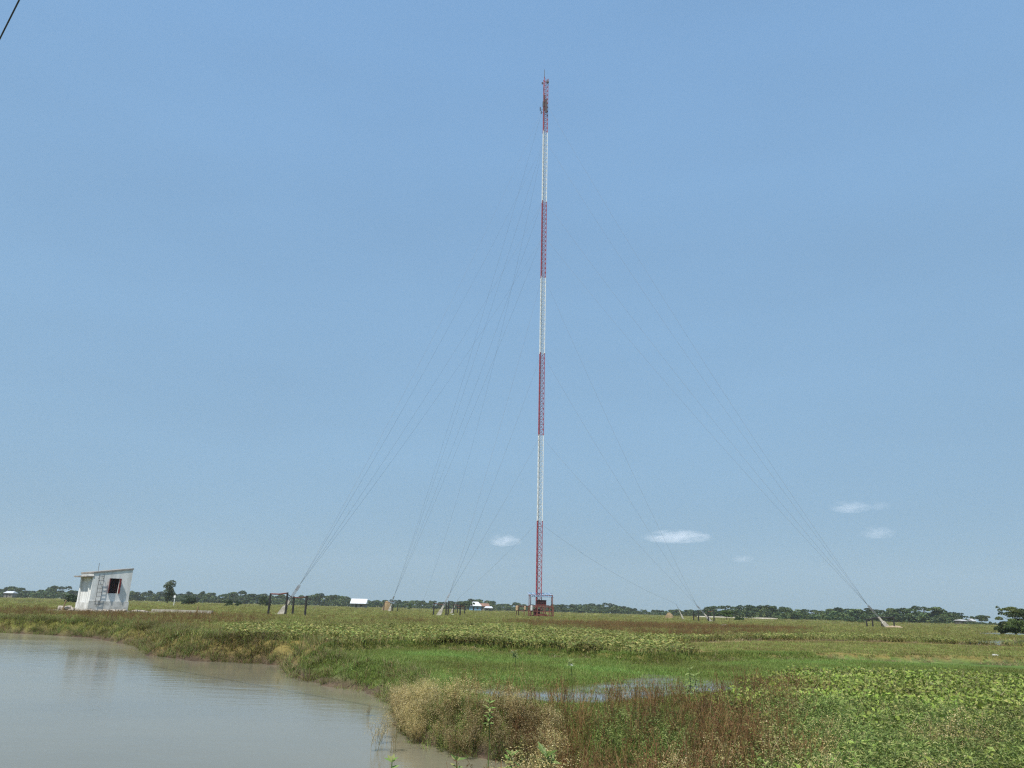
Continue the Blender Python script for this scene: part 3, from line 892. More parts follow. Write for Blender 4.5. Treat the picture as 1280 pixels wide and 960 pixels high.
fd.build("feeder_cable", M_CABLE, mast)
def mloc(px, py, dy=0.0):
    p = at(px, py, MY + dy); return Vector((p[0] - MX, dy, p[2] - MZ))
# antennas near the top
for (px, pa, pb, w, dx) in ((680.3, 119, 138, .42, -.30), (682.8, 124, 141, .34, -.42), (679.2, 127, 133, .3, -.5)):
    a, b_ = mloc(px, pb, dx), mloc(px, pa, dx)
    an = MB(); an.box(((a.x + b_.x) / 2, a.y, (a.z + b_.z) / 2), (w, .18, b_.z - a.z), 0.1)
    for t in (.2, .8): an.box((a.x, a.y + .2, a.z + (b_.z - a.z) * t), (.06, .34, .06))
    an.build("panel_antenna", M_ANT, mast)
for (px, pa, pb) in ((675.3, 134, 138), (676.5, 138.5, 142)):
    a, b_ = mloc(px, pb, -.2), mloc(px, pa, -.2)
    an = MB(); an.tube([a, b_], .10, 8); an.tube([(a + b_) / 2, (a + b_) / 2 + Vector((.75, .3, 0))], .03, 5)
    an.build("side_antenna", M_ANT, mast)
c = mloc(684.6, 102.5, -.1)
an = MB(); an.tube([c - Vector((0, .18, 0)), c + Vector((0, .12, 0))], .26, 12); an.tube([c, c + Vector((-.5, .1, -.05))], .035, 5)
an.build("beacon_lamp", M_ANT, mast)
c = mloc(677.9, 104, -.1)
an = MB(); an.tube([c - Vector((0, 0, .2)), c + Vector((0, 0, .2))], .13, 8); an.tube([c, c + Vector((.5, .1, 0))], .03, 5)
an.build("side_antenna", M_ANT, mast)
rod = MB(); a = mast_axis(MH) - [MX, MY, MZ]
b_ = mloc(680.6, 87)
rod.tube([(a[0] - .2, 0, a[2] - .6), (a[0] - .2, 0, a[2]), b_], [.07, .06, .045], 6)
rod.build("lightning_rod", M_GALVD, mast)
ft = MB(); ft.box((0, 0, .1), (1.9, 1.9, .35)); ft.tube([(0, 0, .2), (0, 0, .32)], .5, 10)
ft.build("concrete_footing", M_CONC, mast)

# ------------------------------------------------------------------ cage, cabinet and rail fence at the mast foot
def gp(px, Y): 
    """a spot on the ground below picture column px at distance Y"""
    py = 768.0
    for _ in range(4):
        p = at(px, py, Y); z = H1(p[0], Y); py = proj(p[0], Y, z)[1]
    return Vector((p[0], Y, z))
cg0 = gp(661, MY - 1.9)
cage = empty("equipment_cage", cg0)
tag(cage, "rusty steel post cage with a blue and white slatted canopy round the mast foot", "steel cage")
xl = 0.0; xr = gp(690.5, MY - 1.9).x - cg0.x
zt = z_for(cg0.x, MY - 1.9, 743.5) - cg0.z
dpt = 3.2
po = [(xl, 0), (xr, 0), (xl + .35, dpt), (xr, dpt), ((xl + xr) / 2 + .45, 0)]
for i, (x_, y_) in enumerate(po):
    t = MB(); h = zt if i < 4 else zt * .55
    t.box((x_, y_, h / 2 - .1), (.12, .12, h + .2))
    t.build("post", M_RUST, cage)
t = MB()
for y_ in (0, dpt): t.tube([(xl - .05, y_, zt), (xr + .05, y_, zt)], .05, 6)
for x_ in (xl, xr): t.tube([(x_, 0, zt), (x_, dpt, zt)], .05, 6)
for y_ in (0,): t.tube([(xl, y_, zt * .52), (xr, y_, zt * .52)], .035, 6)
t.build("top_rail", M_RUST, cage)
t = MB(); t.box(((xl + xr) / 2, dpt / 2, .22), (xr - xl + .2, dpt + .2, .14)); t.build("platform", M_RUST, cage)
for y_ in (.02, dpt):
    t = MB()
    for u in (.25, .45): t.tube([(xl, y_, zt * u), (xr, y_, zt * u)], .03, 5)
    if y_ > 1:
        for k in range(9): t.tube([(xl + (xr - xl) * k / 8, dpt, .2), (xl + (xr - xl) * k / 8, dpt, zt * .45)], .025, 5)
    t.build("guard_railing", M_RUST, cage)
t = MB(); t.box(((xl + xr) / 2 - .55, dpt * .55, .75), (1.1, .8, .95)); t.build("tuning_unit", M_MAROON, cage)
t = MB()
for k in range(11):
    x0 = xl + (xr - xl) * (k + .5) / 11
    Mx = Matrix.Translation((x0, dpt / 2, zt + .10)) @ Matrix.Rotation(R(11), 4, 'X') @ Matrix.Rotation(R(12), 4, 'Z')
    t.box((0, 0, 0), (.20, dpt + .3, .03), M=Mx, mi=k % 2)
Mx = Matrix.Translation(((xl + xr) / 2, dpt / 2, zt + .07)) @ Matrix.Rotation(R(11), 4, 'X')
for y_ in (-dpt / 2 - .05, 0, dpt / 2 + .05): t.box((0, y_, -.02), (xr - xl + .3, .05, .05), M=Mx, mi=0)
t.build("slatted_canopy", [M_SLAT, M_TINB], cage)

cb = gp(671, MY - 1.1)
cab = empty("control_cabinet", cb)
tag(cab, "dark red steel cabinet raised on legs inside the cage at the mast foot", "cabinet")
wz0, wz1 = z_for(cb.x, cb.y, 756.6) - cb.z, z_for(cb.x, cb.y, 750.2) - cb.z
wx = gp(682.5, MY - 1.1).x - cb.x
t = MB(); t.box((wx / 2, 0, (wz0 + wz1) / 2), (wx, .55, wz1 - wz0)); t.build("cabinet_body", M_MAROON, cab)
t = MB(); t.box((wx / 2, -.03, wz1 + .02), (wx + .14, .72, .04)); t.build("cabinet_lid", M_MAROON, cab)
for k in (0, 1):
    t = MB(); t.box((wx * (.27 + .46 * k), -.288, (wz0 + wz1) / 2), (wx * .42, .02, (wz1 - wz0) * .84)); dr = t.build("cabinet_door", M_MAROON, cab)
    h = MB(); h.box((wx * (.44 + .12 * k), -.31, (wz0 + wz1) / 2), (.03, .03, .16)); h.build("handle", M_GALV, dr)
for x_ in (.12, wx - .12):
    for y_ in (-.22, .22):
        t = MB(); t.box((x_, y_, wz0 / 2 - .05), (.07, .07, wz0 + .1)); t.build("leg", M_RUST, cab)
t = MB(); t.box((wx / 2, 0, .28), (wx + .3, .9, .36)); t.build("plinth", M_RUST, cab)

FY = MY - 2.6
f0 = gp(643.5, FY)
fen = empty("rail_fence", f0)
tag(fen, "rusty pipe rail fence with pale boxes on its posts left of the mast foot", "fence")
posts = (645.5, 648, 655, 661.2, 664, 671.5, 680, 687, 691.8)
for px in posts:
    p = gp(px, FY); h = z_for(p.x, FY, 757.6 + (px - 660) * .027) - f0.z
    t = MB(); t.box((p.x - f0.x, 0, h / 2 - .05 + (p.z - f0.z) / 2), (.11, .11, h + .1)); t.build("post", M_RUST, fen)
e = gp(692, FY)
for fr_ in (1.0, .55):
    t = MB(); h = z_for(f0.x, FY, 757.4) - f0.z
    t.tube([(0.15, 0, h * fr_), (e.x - f0.x, 0, h * fr_)], .045, 6); t.build("rail", M_RUST, fen)
for px, w, ht, m_ in ((646, .44, .72, M_TAN), (656, .30, .52, M_TAN), (664.2, .36, .75, M_LITTER)):
    p = gp(px, FY); h = z_for(p.x, FY, 760.0) - f0.z
    t = MB(); bx_ = p.x - f0.x
    t.tube([(bx_, -.26, h - ht / 2), (bx_, -.26, h + ht / 2 - .08), (bx_, -.26, h + ht / 2)], [w / 2, w / 2, w / 3], 12)
    o = t.build("post_canister", m_, fen); 
    o["label"] = "white canister" if m_ is M_LITTER else "tan canister"

# ------------------------------------------------------------------ guy anchors and their post enclosures
ANCH = {}
def anchor(key, px, py, Y, tx, ty, label, wires, scale=1.0, two=True, name="guy_anchor"):
    """leaning concrete anchor: foot at (px,py), head at (tx,ty), all at distance Y"""
    b = gp(px, Y); b = Vector((b.x, b.y, b.z))
    hd = at(tx, ty, Y); d = Vector(hd) - b
    tdir = (Vector((MX, MY, MZ + 40)) - b); horiz = Vector((tdir.x, tdir.y, 0)).normalized()
    root = empty(name, b); tag(root, label, "guy anchor", "guy wire anchors of the mast")
    t = MB()
    L = d.length
    ax = d.normalized(); sd_ = Vector((0, 1, 0)).cross(ax).normalized(); up = ax.cross(sd_)
    def sect(u, w, h): 
        c = d * u
        return [c + sd_ * w + up * h, c - sd_ * w + up * h, c - sd_ * w - up * h, c + sd_ * w - up * h]
    P = sect(-.06, .27 * scale, .28 * scale) + sect(.40, .20 * scale, .20 * scale) + sect(.42, .13 * scale, .13 * scale) + sect(.72, .10 * scale, .10 * scale)
    fs = [(3, 2, 1, 0)]
    for r_ in range(3):
        for k in range(4): fs.append((r_ * 4 + k, r_ * 4 + (k + 1) % 4, r_ * 4 + 4 + (k + 1) % 4, r_ * 4 + 4 + k))
    fs.append((12, 13, 14, 15))
    t.add(P, fs); t.build("concrete_block", M_CONC, root)
    t = MB()
    for s_ in (-1, 1):
        t.tube([d * .6 + sd_ * .10 * s_ * scale, d * 1.0 + sd_ * .06 * s_ * scale], .035 * scale, 6)
    for u in (.7, .8, .9): t.tube([d * u + sd_ * .09 * scale, d * u - sd_ * .09 * scale], .02, 4)
    t.build("steel_arm", M_GALV, root)
    for k in range(wires):
        o_ = sd_ * (k - (wires - 1) / 2) * .07
        t = MB(); e_ = d * 1.0 + o_
        ax2 = (ax * .6 + Vector((0, 0, .25)) + horiz * .25).normalized()
        t.tube([e_, e_ + ax2 * .5 * scale, e_ + ax2 * .62 * scale, e_ + ax2 * 1.1 * scale], [.022, .022, .04, .022], 6)
        t.build("turnbuckle", M_GALV, root)
    pl = MB(); pl.box((0, 0, .0), (1.0 * scale, .9 * scale, .18)); pl.build("pad", M_CONC, root)
    ANCH[key] = b + d * 1.0 + (ax * .6 + Vector((0, 0, .25)) + horiz * .25).normalized() * 1.1 * scale
    return root
def enclosure(cols, Y, label, rails=(), mat=None, name="post_enclosure", boards=()):
    """posts given as (px foot, py foot, py head, depth shift)"""
    mat = mat or M_BLACK
    b = gp(cols[0][0], Y)
    root = empty(name, b); tag(root, label, "fence", "post enclosures round the guy anchors")
    heads = []
    for (px, pt, dy) in cols:
        p = gp(px, Y + dy); h = z_for(p.x, p.y, pt) - p.z
        lo = Vector((p.x, p.y, p.z)) - b; ln = Vector((U(-.05, .05), U(-.05, .05), h))
        t = MB(); t.tube([lo - Vector((0, 0, .2)), lo + ln * .5, lo + ln], [.10, .092, .085], 8); t.build("post", mat, root)
        heads.append((lo, ln))
    for (i, j, u, rad_, m_) in rails:
        t = MB(); a, c_ = heads[i][0] + heads[i][1] * u, heads[j][0] + heads[j][1] * u
        t.tube([a, (a + c_) / 2 - Vector((0, 0, .06)), c_], rad_, 6); t.build("rail", m_, root)
    return root
anchor('A1', 350.5, 769, 74, 366, 744, "largest pale concrete anchor leaning among four black posts on the left", 4, 1.0)
enclosure([(335, 741.5, -1.5), (356.5, 740.5, -2.4), (365.5, 745.5, 1.8), (381, 744.5, -2.6)], 74, "four black posts joined by a sagging rail round the leftmost anchor",
          ((0, 1, .97, .06, M_RUST), (2, 3, .95, .04, M_RUST), (1, 2, .93, .04, M_RUST)))
anchor('A2', 486.5, 768, 160, 490.2, 751.5, "small distant concrete anchor in front of the round straw stack", 4, 1.0)
enclosure([(479.5, 752.5, 1.5), (490.6, 751, -1.5), (496.8, 754, -1.0)], 160, "three thin posts round the small anchor beside the straw stack", ((0, 1, .95, .035, M_RUST),))
anchor('A3', 548, 771, 102, 557, 752, "pale concrete anchor with a wide white foot between slim dark posts", 3, 1.05)
enclosure([(541.6, 753.5, 1.0), (559.8, 750.8, -1.2), (557.4, 755, 1.6), (575, 755.5, -1.5)], 102, "four dark posts round the white footed anchor left of the mast",
          ((0, 2, .96, .03, M_RUST),))
anchor('A3b', 563.5, 768, 140, 570, 753.5, "smaller anchor arm standing behind the white footed anchor", 1, .8)
enclosure([(566.5, 754.5, -.8), (571.5, 755, 1.0), (580.5, 757.5, 0.5)], 140, "thin brown posts under a crossbar just right of the white footed anchor",
          ((0, 2, .93, .05, M_RUST), (1, 2, .7, .04, M_RUST)))
anchor('A4', 889, 777, 121, 876.8, 763.3, "leaning concrete anchor between thin posts right of the mast", 3, .9)
enclosure([(867.2, 764.5, 1.5), (873.2, 763.5, 1.0), (885.5, 764, -.5), (892.5, 762.5, -1.2)], 121, "four thin dark posts round the anchor right of the mast", ((2, 3, .95, .04, M_RUST),))
anchor('A6', 854.5, 769, 150, 846.8, 758.5, "slim anchor arm leaning over the low straw heap", 1, .6)
anchor('A5', 1109.5, 789, 104, 1093.5, 766, "rightmost concrete anchor with bare earth heaped at its foot", 4, 1.1)
enclosure([(1091.5, 772.5, 1.4), (1102.5, 771.5, 2.0), (1118, 771.5, -1.2), (1084, 773.5, 1.2)], 104, "dark timber frame with board rails behind the rightmost anchor",
          ((0, 1, .97, .11, M_BLACK), (1, 2, .97, .13, M_BLACK), (0, 3, .93, .10, M_BLACK), (1, 2, .8, .06, M_BLACK)))
# earth heap at the right anchor
def heap(name, c, rx, ry, h, mat, label, cat, seed=0, group=None):
    t = MB(); n, mrows = 22, 7
    vs_, fs = [(0, 0, h)], []
    for j in range(1, mrows + 1):
        r_ = j / mrows
        for k in range(n):
            a = 2 * math.pi * k / n
            w = 1 + .22 * (float(vnoise(np.array([math.cos(a) * 2 + seed]), np.array([math.sin(a) * 2 + r_ * 2]))[0]) - .5) * 2
            z = h * (1 - r_ ** 2.6) * (1 + .25 * (float(vnoise(np.array([math.cos(a) * 3 * r_ + seed + 9]), np.array([math.sin(a) * 3 * r_]))[0]) - .5)) - .05 * r_
            vs_.append((rx * r_ * w * math.cos(a), ry * r_ * w * math.sin(a), z))
    for k in range(n): fs.append((0, 1 + k, 1 + (k + 1) % n))
    for j in range(mrows - 1):
        for k in range(n):
            a, b2 = 1 + j * n + k, 1 + j * n + (k + 1) % n
            fs.append((a, a + n, b2 + n, b2))
    t.add(vs_, fs)
    o = t.build(name, mat, smooth=True, loc=c); return tag(o, label, cat, group)
M_EARTH = worn("dry_bare_earth", (0.42, 0.33, 0.22), (0.27, 0.2, 0.13), 2.5, .95, bump=.5)
p = gp(1118, 103); heap("earth_heap", (p.x, p.y, p.z - .05), 1.5, .9, .38, M_EARTH, "bare tan earth heap at the foot of the rightmost anchor", "earth heap", 3)
p = gp(484, 172); heap("straw_stack", (p.x, p.y, p.z), 1.15, 1.15, z_for(p.x, p.y, 751.6) - p.z, M_THATCH, "round tan straw stack behind the small distant anchor", "straw stack", 5)
p = gp(837, 175); heap("straw_heap", (p.x, p.y, p.z), 1.0, .9, z_for(p.x, p.y, 765.5) - p.z, M_THATCH, "low tan straw heap right of the mast below the far trees", "straw heap", 6)

# guy wires
def wire(za, key, label, side, sag=0.018, rad_=0.0105, end=None, name="guy_wire"):
    c = mast_axis(za); e = Vector(end) if end is not None else ANCH[key]
    h = Vector((e.x - c[0], e.y - c[1], 0)).normalized()
    a = Vector(c) + h * RM
    L = (e - a).length
    pts = []
    for i in range(25):
        t = i / 24; p = a.lerp(e, t); p.z -= 4 * sag * L * t * (1 - t)
        pts.append(p - a)
    mbw = MB(); mbw.tube(pts, rad_, 5)
    o = mbw.build(name, M_WIRE, smooth=True, loc=a)
    return tag(o, label, "guy wire", "guy wires of the mast")
L1, L2, L3, L4, L5, L6, L7, L8 = [mast_z(p) for p in (655, 549, 447, 350, 299, 254, 180, 133)]
names = {'A1': "leftmost anchor", 'A2': "anchor by the straw stack", 'A3': "white footed anchor", 'A4': "anchor right of the mast", 'A5': "rightmost anchor"}
lev = {L2: "lower white band", L3: "middle red band", L4: "middle white band", L5: "upper red band", L6: "upper red band's top", L7: "upper white band", L8: "red band under the tip"}
wire(L1, 'A3b', "thin wire from the lowest red band down to the small arm left of the mast", 0, .012)
wire(L1, 'A6', "thin wire from the lowest red band down to the arm over the straw heap", 0, .03)
for k in ('A3', 'A4'):
    for l, s_ in ((L2, .012), (L3, .014), (L4, .016)):
        wire(l, k, "thin wire from the %s to the %s" % (lev[l], names[k]), 0, s_)
for k in ('A1', 'A2', 'A5'):
    for l, s_ in ((L5, .016), (L6, .018), (L7, .02), (L8, .022)):
        wire(l, k, "thin wire from the %s to the %s" % (lev[l], names[k]), 0, s_, .0075 if k == 'A1' else .0105)
e = gp(524.5, 168)
wire(L7, None, "slack hanging wire that bends before the ground right of the straw stack", 0, 0.085, .010, end=(e.x, e.y, e.z + .5))

# overhead cable near the photographer, crossing the top left corner
za = 12.0
q1, q2 = ground(24, 0, za), ground(0, 48, za)
dq = Vector(q2 - q1); dq.normalize()
mid = Vector(q1)
E0, E1 = -34.0, 26.0
cpts = []
for i in range(41):
    s_ = E0 + (E1 - E0) * i / 40
    p = mid + dq * s_; p.z = za + 0.0009 * (s_ * s_ - 200)
    cpts.append(p - mid)
sh = cpts[int(round(-E0 / (E1 - E0) * 40))].z
for p in cpts: p.z -= sh
t = MB(); t.tube(cpts, .015, 8)
tag(t.build("overhead_cable", M_CABLE, smooth=True, loc=mid), "black overhead cable crossing the top left corner of the sky", "cable")
print("cable ends", mid + cpts[0], mid + cpts[-1])

# ------------------------------------------------------------------ white hut
hz = 0.2
C0 = Vector(HUTC)
a1 = R(46); u1 = Vector((math.cos(a1), math.sin(a1), 0)); u2 = Vector((-u1.y, u1.x, 0))
def reach(u, px):
    lo, hi = 0.2, 8
    for _ in range(50):
        m_ = (lo + hi) / 2; p = C0 + u * m_
        x_ = float(proj(p.x, p.y, hz)[0])
        if (x_ < px) == (u is u1): lo = m_
        else: hi = m_
    return m_
LR, LL = reach(u1, 158.3), reach(u2, 94.0)
zC = z_for(C0.x, C0.y, 716.6) - hz
pr = C0 + u1 * LR; zR = z_for(pr.x, pr.y, 712.2) - hz
pl = C0 + u2 * LL; zL = z_for(pl.x, pl.y, 719.0) - hz
print("hut", LR, LL, zC, zR, zL, C0)
hut = empty("white_hut", C0, a1)            # local x along the window side, local y along the door side
tag(hut, "small whitewashed concrete hut with a maroon shuttered window and a wall ladder", "hut")
slope = (zR - zC) / LR
def ztop(x_): return zC + slope * x_
T = .16
w = MB()
# window side wall (local y=0) with opening, door side wall (local x=0) with recess, two plain walls
wx0, wx1 = LR * .43, LR * .69
wz0_, wz1_ = zC * .475, zC * .885
def wall_x(y0, y1, x0, x1, z0, top):
    w.add([(x0, y0, z0), (x1, y0, z0), (x1, y1, z0), (x0, y1, z0), (x0, y0, top(x0)), (x1, y0, top(x1)), (x1, y1, top(x1)), (x0, y1, top(x0))],
          [(0, 3, 2, 1), (4, 5, 6, 7), (0, 1, 5, 4), (1, 2, 6, 5), (2, 3, 7, 6), (3, 0, 4, 7)])
wall_x(0, T, 0, wx0, -.1, ztop); wall_x(0, T, wx1, LR, -.1, ztop)
wall_x(0, T, wx0, wx1, -.1, lambda x_: wz0_); wall_x(0, T, wx0, wx1, wz1_, ztop)
wall_x(LL - T, LL, 0, LR, -.1, ztop)
wall_x(T, LL - T, LR - T, LR, -.1, ztop)
dw0, dw1, dz1 = LL * .16, LL * .84, zC * .86
wall_x(T, dw0, 0, T, -.1, ztop); wall_x(dw1, LL - T, 0, T, -.1, ztop); wall_x(dw0, dw1, 0, T, dz1, ztop)
w.build("wall", M_PLASTER, hut)
t = MB()
for k, (x_, y_) in enumerate(((-.035, -.035),)):
    t.box((LR / 2, -.02, .28), (LR + .08, .05, .72)); t.box((-.022, LL / 2, .22), (.05, LL + .0, .6))
t.build("plinth_band", M_PLINTH, hut)
for yy in (dw0 - .06, dw1 + .06):
    t = MB(); t.box((-.03, yy, dz1 / 2), (.07, .14, dz1)); t.build("door_jamb", M_PLASTER, hut)
t = MB(); t.box((.09, (dw0 + dw1) / 2, dz1 / 2), (.05, dw1 - dw0, dz1)); dr = t.build("door", M_PLASTER, hut)
h = MB(); h.box((.05, dw0 + .16, dz1 * .48), (.05, .05, .14)); h.build("handle", M_GALV, dr)
t = MB(); t.box((-.20, LL / 2, dz1 + .14), (.50, LL * 1.02, .09)); t.build("door_canopy", M_ROOFC, hut)
t = MB(); o_ = .035
t.add([(-o_, -o_, ztop(-o_)), (LR + o_, -o_, ztop(LR + o_)), (LR + o_, LL + o_, ztop(LR + o_)), (-o_, LL + o_, ztop(-o_))] + [(-o_, -o_, ztop(-o_) + .10), (LR + o_, -o_, ztop(LR + o_) + .10), (LR + o_, LL + o_, ztop(LR + o_) + .10), (-o_, LL + o_, ztop(-o_) + .10)],
      [(0, 3, 2, 1), (4, 5, 6, 7), (0, 1, 5, 4), (1, 2, 6, 5), (2, 3, 7, 6), (3, 0, 4, 7)])
rf = t.build("roof", M_ROOFC, hut)
t = MB(); t.tube([(LR * .22, LL * .4, ztop(0)), (LR * .22, LL * .4, ztop(0) + .75)], .02, 6); t.build("roof_stub", M_GALV, rf)
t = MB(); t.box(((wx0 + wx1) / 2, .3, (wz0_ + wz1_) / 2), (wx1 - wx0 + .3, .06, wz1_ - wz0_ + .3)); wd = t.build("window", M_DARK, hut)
t = MB()
for k in range(1, 5): t.tube([(wx0 + (wx1 - wx0) * k / 5, .08, wz0_), (wx0 + (wx1 - wx0) * k / 5, .08, wz1_)], .008, 5)
t.build("window_bars", M_MAROON, wd)
for s_ in (0, 1):
    t = MB()
    xw = wx0 if s_ == 0 else wx1
    Mx = Matrix.Translation((xw, -.01, (wz0_ + wz1_) / 2)) @ Matrix.Rotation(R(-100 if s_ == 0 else -78), 4, 'Z')
    t.box((.10, 0, 0), (.20, .03, wz1_ - wz0_), M=Mx)
    t.build("shutter", M_MAROON, wd)
t = MB()
lx0, lx1 = LR * .135, LR * .255
for x_ in (lx0, lx1): t.tube([(x_, -.14, .35), (x_, -.14, ztop(0) - .05)], .015, 6)
for k in range(8):
    z = .42 + (ztop(0) - .6) * k / 7; t.tube([(lx0, -.14, z), (lx1, -.14, z)], .014, 5)
for z in (.6, ztop(0) - .3):
    for x_ in (lx0, lx1): t.tube([(x_, -.14, z), (x_, .02, z)], .018, 5)
t.build("wall_ladder", M_GALVD, hut)
t = MB(); t.box((LR / 2 + .2, LL / 2, -.16), (LR + 1.4, LL + 1.6, .2)); t.build("base_slab", M_CONC, hut)

# stones round the hut
def stone_mesh(i):
    import bmesh
    bm = bmesh.new(); bmesh.ops.create_icosphere(bm, subdivisions=2, radius=.5)
    for v in bm.verts:
        n_ = v.co.normalized()
        k = 1 + .5 * (float(vnoise(np.array([n_.x * 1.6 + i * 7]), np.array([n_.y * 1.6 + n_.z * 2.1]))[0]) - .5)
        v.co = Vector((max(-.4, min(.4, v.co.x * k)), max(-.36, min(.36, v.co.y * k)), max(-.3, min(.3, v.co.z * k))))
    me = bpy.data.meshes.new("rubble_stone"); bm.to_mesh(me); bm.free(); me.materials.append(M_STONE); return me
SM = [stone_mesh(i) for i in range(5)]
def stone(px, Y, s, label, group, z=None):
    p = gp(px, Y); o = bpy.data.objects.new("rubble_stone", SM[random.randrange(5)])
    o.scale = (s * U(.9, 1.4), s * U(.8, 1.1), s * U(.6, .9)); o.rotation_euler = (U(-.3, .3), U(-.3, .3), U(0, 6.3))
    o.location = (p.x, p.y, (p.z if z is None else z) + s * .2)
    link(o); return tag(o, label, "stone", group)
YH = C0.y
for k in range(30):
    px = 86 + k * 3.35 + U(-.9, .9)
    if 160 < px < 164: continue
    stone(px, YH - 1.55 + max(0, (px - 110)) * .036 + U(-.2, .2), U(.2, .34), "pale broken stone in the row along the front of the white hut", "stones in the row before the white hut")
for k in range(12):
    stone(U(76, 92), YH + U(-.2, 1.6), U(.3, .6), "pale rubble block in the pile at the left side of the white hut", "rubble pile beside the white hut")
p = gp(78.5, YH - .3); t = MB(); h = z_for(p.x, p.y, 750) - p.z
t.tube([(0, 0, -.1), (.05, 0, h * .6), (.12, 0, h)], [.06, .05, .045], 7); tag(t.build("wooden_stake", M_THATCH, loc=p), "short pale stake standing in the rubble left of the hut", "stake")
# pale strip lying right of the hut
pa, pb = gp(190, 66), gp(265, 66); t = MB()
h0 = .16
t.box((0, 0, h0 / 2), ((pb - pa).length, .35, h0 + .1), rz=math.atan2(pb.y - pa.y, pb.x - pa.x))
Cc = (pa + pb) / 2; Cc.z = z_for(Cc.x, Cc.y, 763.4)
Cc.z = max(pa.z, pb.z) + .10
tag(t.build("concrete_strip", M_CONC, loc=Cc), "long low pale concrete strip in the grass right of the white hut", "concrete strip")
p = gp(245.5, 65.5); t = MB(); t.tube([(0, 0, -.1), (.03, 0, .35), (.06, 0, .62)], [.07, .06, .05], 7)
tag(t.build("wooden_stake", M_THATCH, loc=p), "short tan stake in front of the long pale concrete strip", "stake")
p = gp(217, 150); t = MB(); h = z_for(p.x, p.y, 744) - p.z; t.tube([(0, 0, -.1), (0, 0, h)], .06, 8); t.box((0, -.12, h - .25), (.34, .05, .4))
tag(t.build("white_signpost", M_WHITE, loc=p), "small white post beside the upright tree behind the hut", "post")

# white scraps in the pasture and by the right anchor
def scrap(px, py, zz, s, label):
    p = ground(px, py, zz); z = H1(p[0], p[1])
    t = MB(); n = 9
    vs_, fs = [], []
    for j in range(n):
        for i in range(n):
            x_, y_ = (i / (n - 1) - .5), (j / (n - 1) - .5)
            k = float(vnoise(np.array([x_ * 6 + px]), np.array([y_ * 6 + py]))[0])
            edge = max(abs(x_), abs(y_)) * 2
            vs_.append((x_ * s * (1.3 + .3 * k), y_ * s * (.8 + .3 * k), s * (.05 + .5 * k * (1 - edge ** 3))))
    for j in range(n - 1):
        for i in range(n - 1): fs.append((j * n + i, j * n + i + 1, (j + 1) * n + i + 1, (j + 1) * n + i))
    t.add(vs_, fs); o = t.build("plastic_scrap", M_LITTER, smooth=True, loc=(p[0], p[1], z + .02))
    sm = o.modifiers.new("thickness", 'SOLIDIFY'); sm.thickness = .006
    return tag(o, label, "litter")
scrap(714, 834, PAST, .10, "crumpled white plastic scrap under a small plant in the pasture")
scrap(1244, 823.5, -.05, .15, "white plastic scrap lying on the right end of the near bund")
scrap(1100 + 170, 824.2, -.05, .10, "small white scrap on the bund at the right edge of the picture")
scrap(905, 782.5, 0, .35, "pale scrap lying right of the anchor right of the mast")
scrap(566, 769, 0, .32, "white scrap lying between the two anchors left of the mast")

# ------------------------------------------------------------------ trees
TC = [(0.055, 0.090, 0.030), (0.072, 0.108, 0.034), (0.042, 0.070, 0.027), (0.090, 0.120, 0.040)]
def crown_quads(n, clumps, leafs, seed, cols=TC):
    """leaf-sized faces spread over many clump shells; clumps: list of (centre, radii)"""
    g = np.random.default_rng(seed)
    V, C = [], []
    vol = np.array([c[1][0] * c[1][1] * c[1][2] for c in clumps]) ** .67
    cnt = (n * vol / vol.sum()).astype(int)
    for (c, rd), k in zip(clumps, cnt):
        d = g.normal(size=(k, 3)); d /= np.linalg.norm(d, axis=1)[:, None]
        d[:, 2] = np.where(d[:, 2] < -.35, -d[:, 2], d[:, 2])
        rr_ = g.uniform(.55, 1.08, (k, 1)) ** .6
        p = np.array(c) + d * rr_ * np.array(rd)
        nrm = d * .6 + g.normal(size=(k, 3)) * .7; nrm /= np.linalg.norm(nrm, axis=1)[:, None]
        a = np.cross(nrm, g.normal(size=(k, 3))); a /= np.linalg.norm(a, axis=1)[:, None]
        b_ = np.cross(nrm, a)
        s_ = g.uniform(.5, 1.2, (k, 1)) * leafs
        V.append(np.stack([p - a * s_, p + b_ * s_ * .6, p + a * s_, p - b_ * s_ * .6], 1))
        base = np.array(cols[g.integers(len(cols))]) * g.uniform(.8, 1.2)
        C.append(base * g.uniform(.75, 1.25, (k, 1)))
    return np.concatenate(V), np.concatenate(C)
def limbs(mb_, hgt, spread, tr, nl, seed, lean=0.0, top=.75):
    g = random.Random(seed)
    tp = [(0, 0, -.3), (lean * .2, 0, hgt * .3), (lean * .6, g.uniform(-.1, .1) * spread, hgt * .55), (lean, 0, hgt * top)]
    mb_.tube(tp, [tr * 1.3, tr, tr * .75, tr * .35], 7)
    for k in range(nl):
        a = k * 2.4 + g.uniform(-.4, .4); t = g.uniform(.3, .6)
        s_ = Vector((lean * t, 0, hgt * t)); e_ = Vector((lean + math.cos(a) * spread * g.uniform(.4, .8), math.sin(a) * spread * g.uniform(.4, .8), hgt * g.uniform(.62, .88)))
        mb_.tube([s_, s_.lerp(e_, .5) + Vector((0, 0, -.03 * hgt)), e_], [tr * .5, tr * .35, tr * .15], 5)
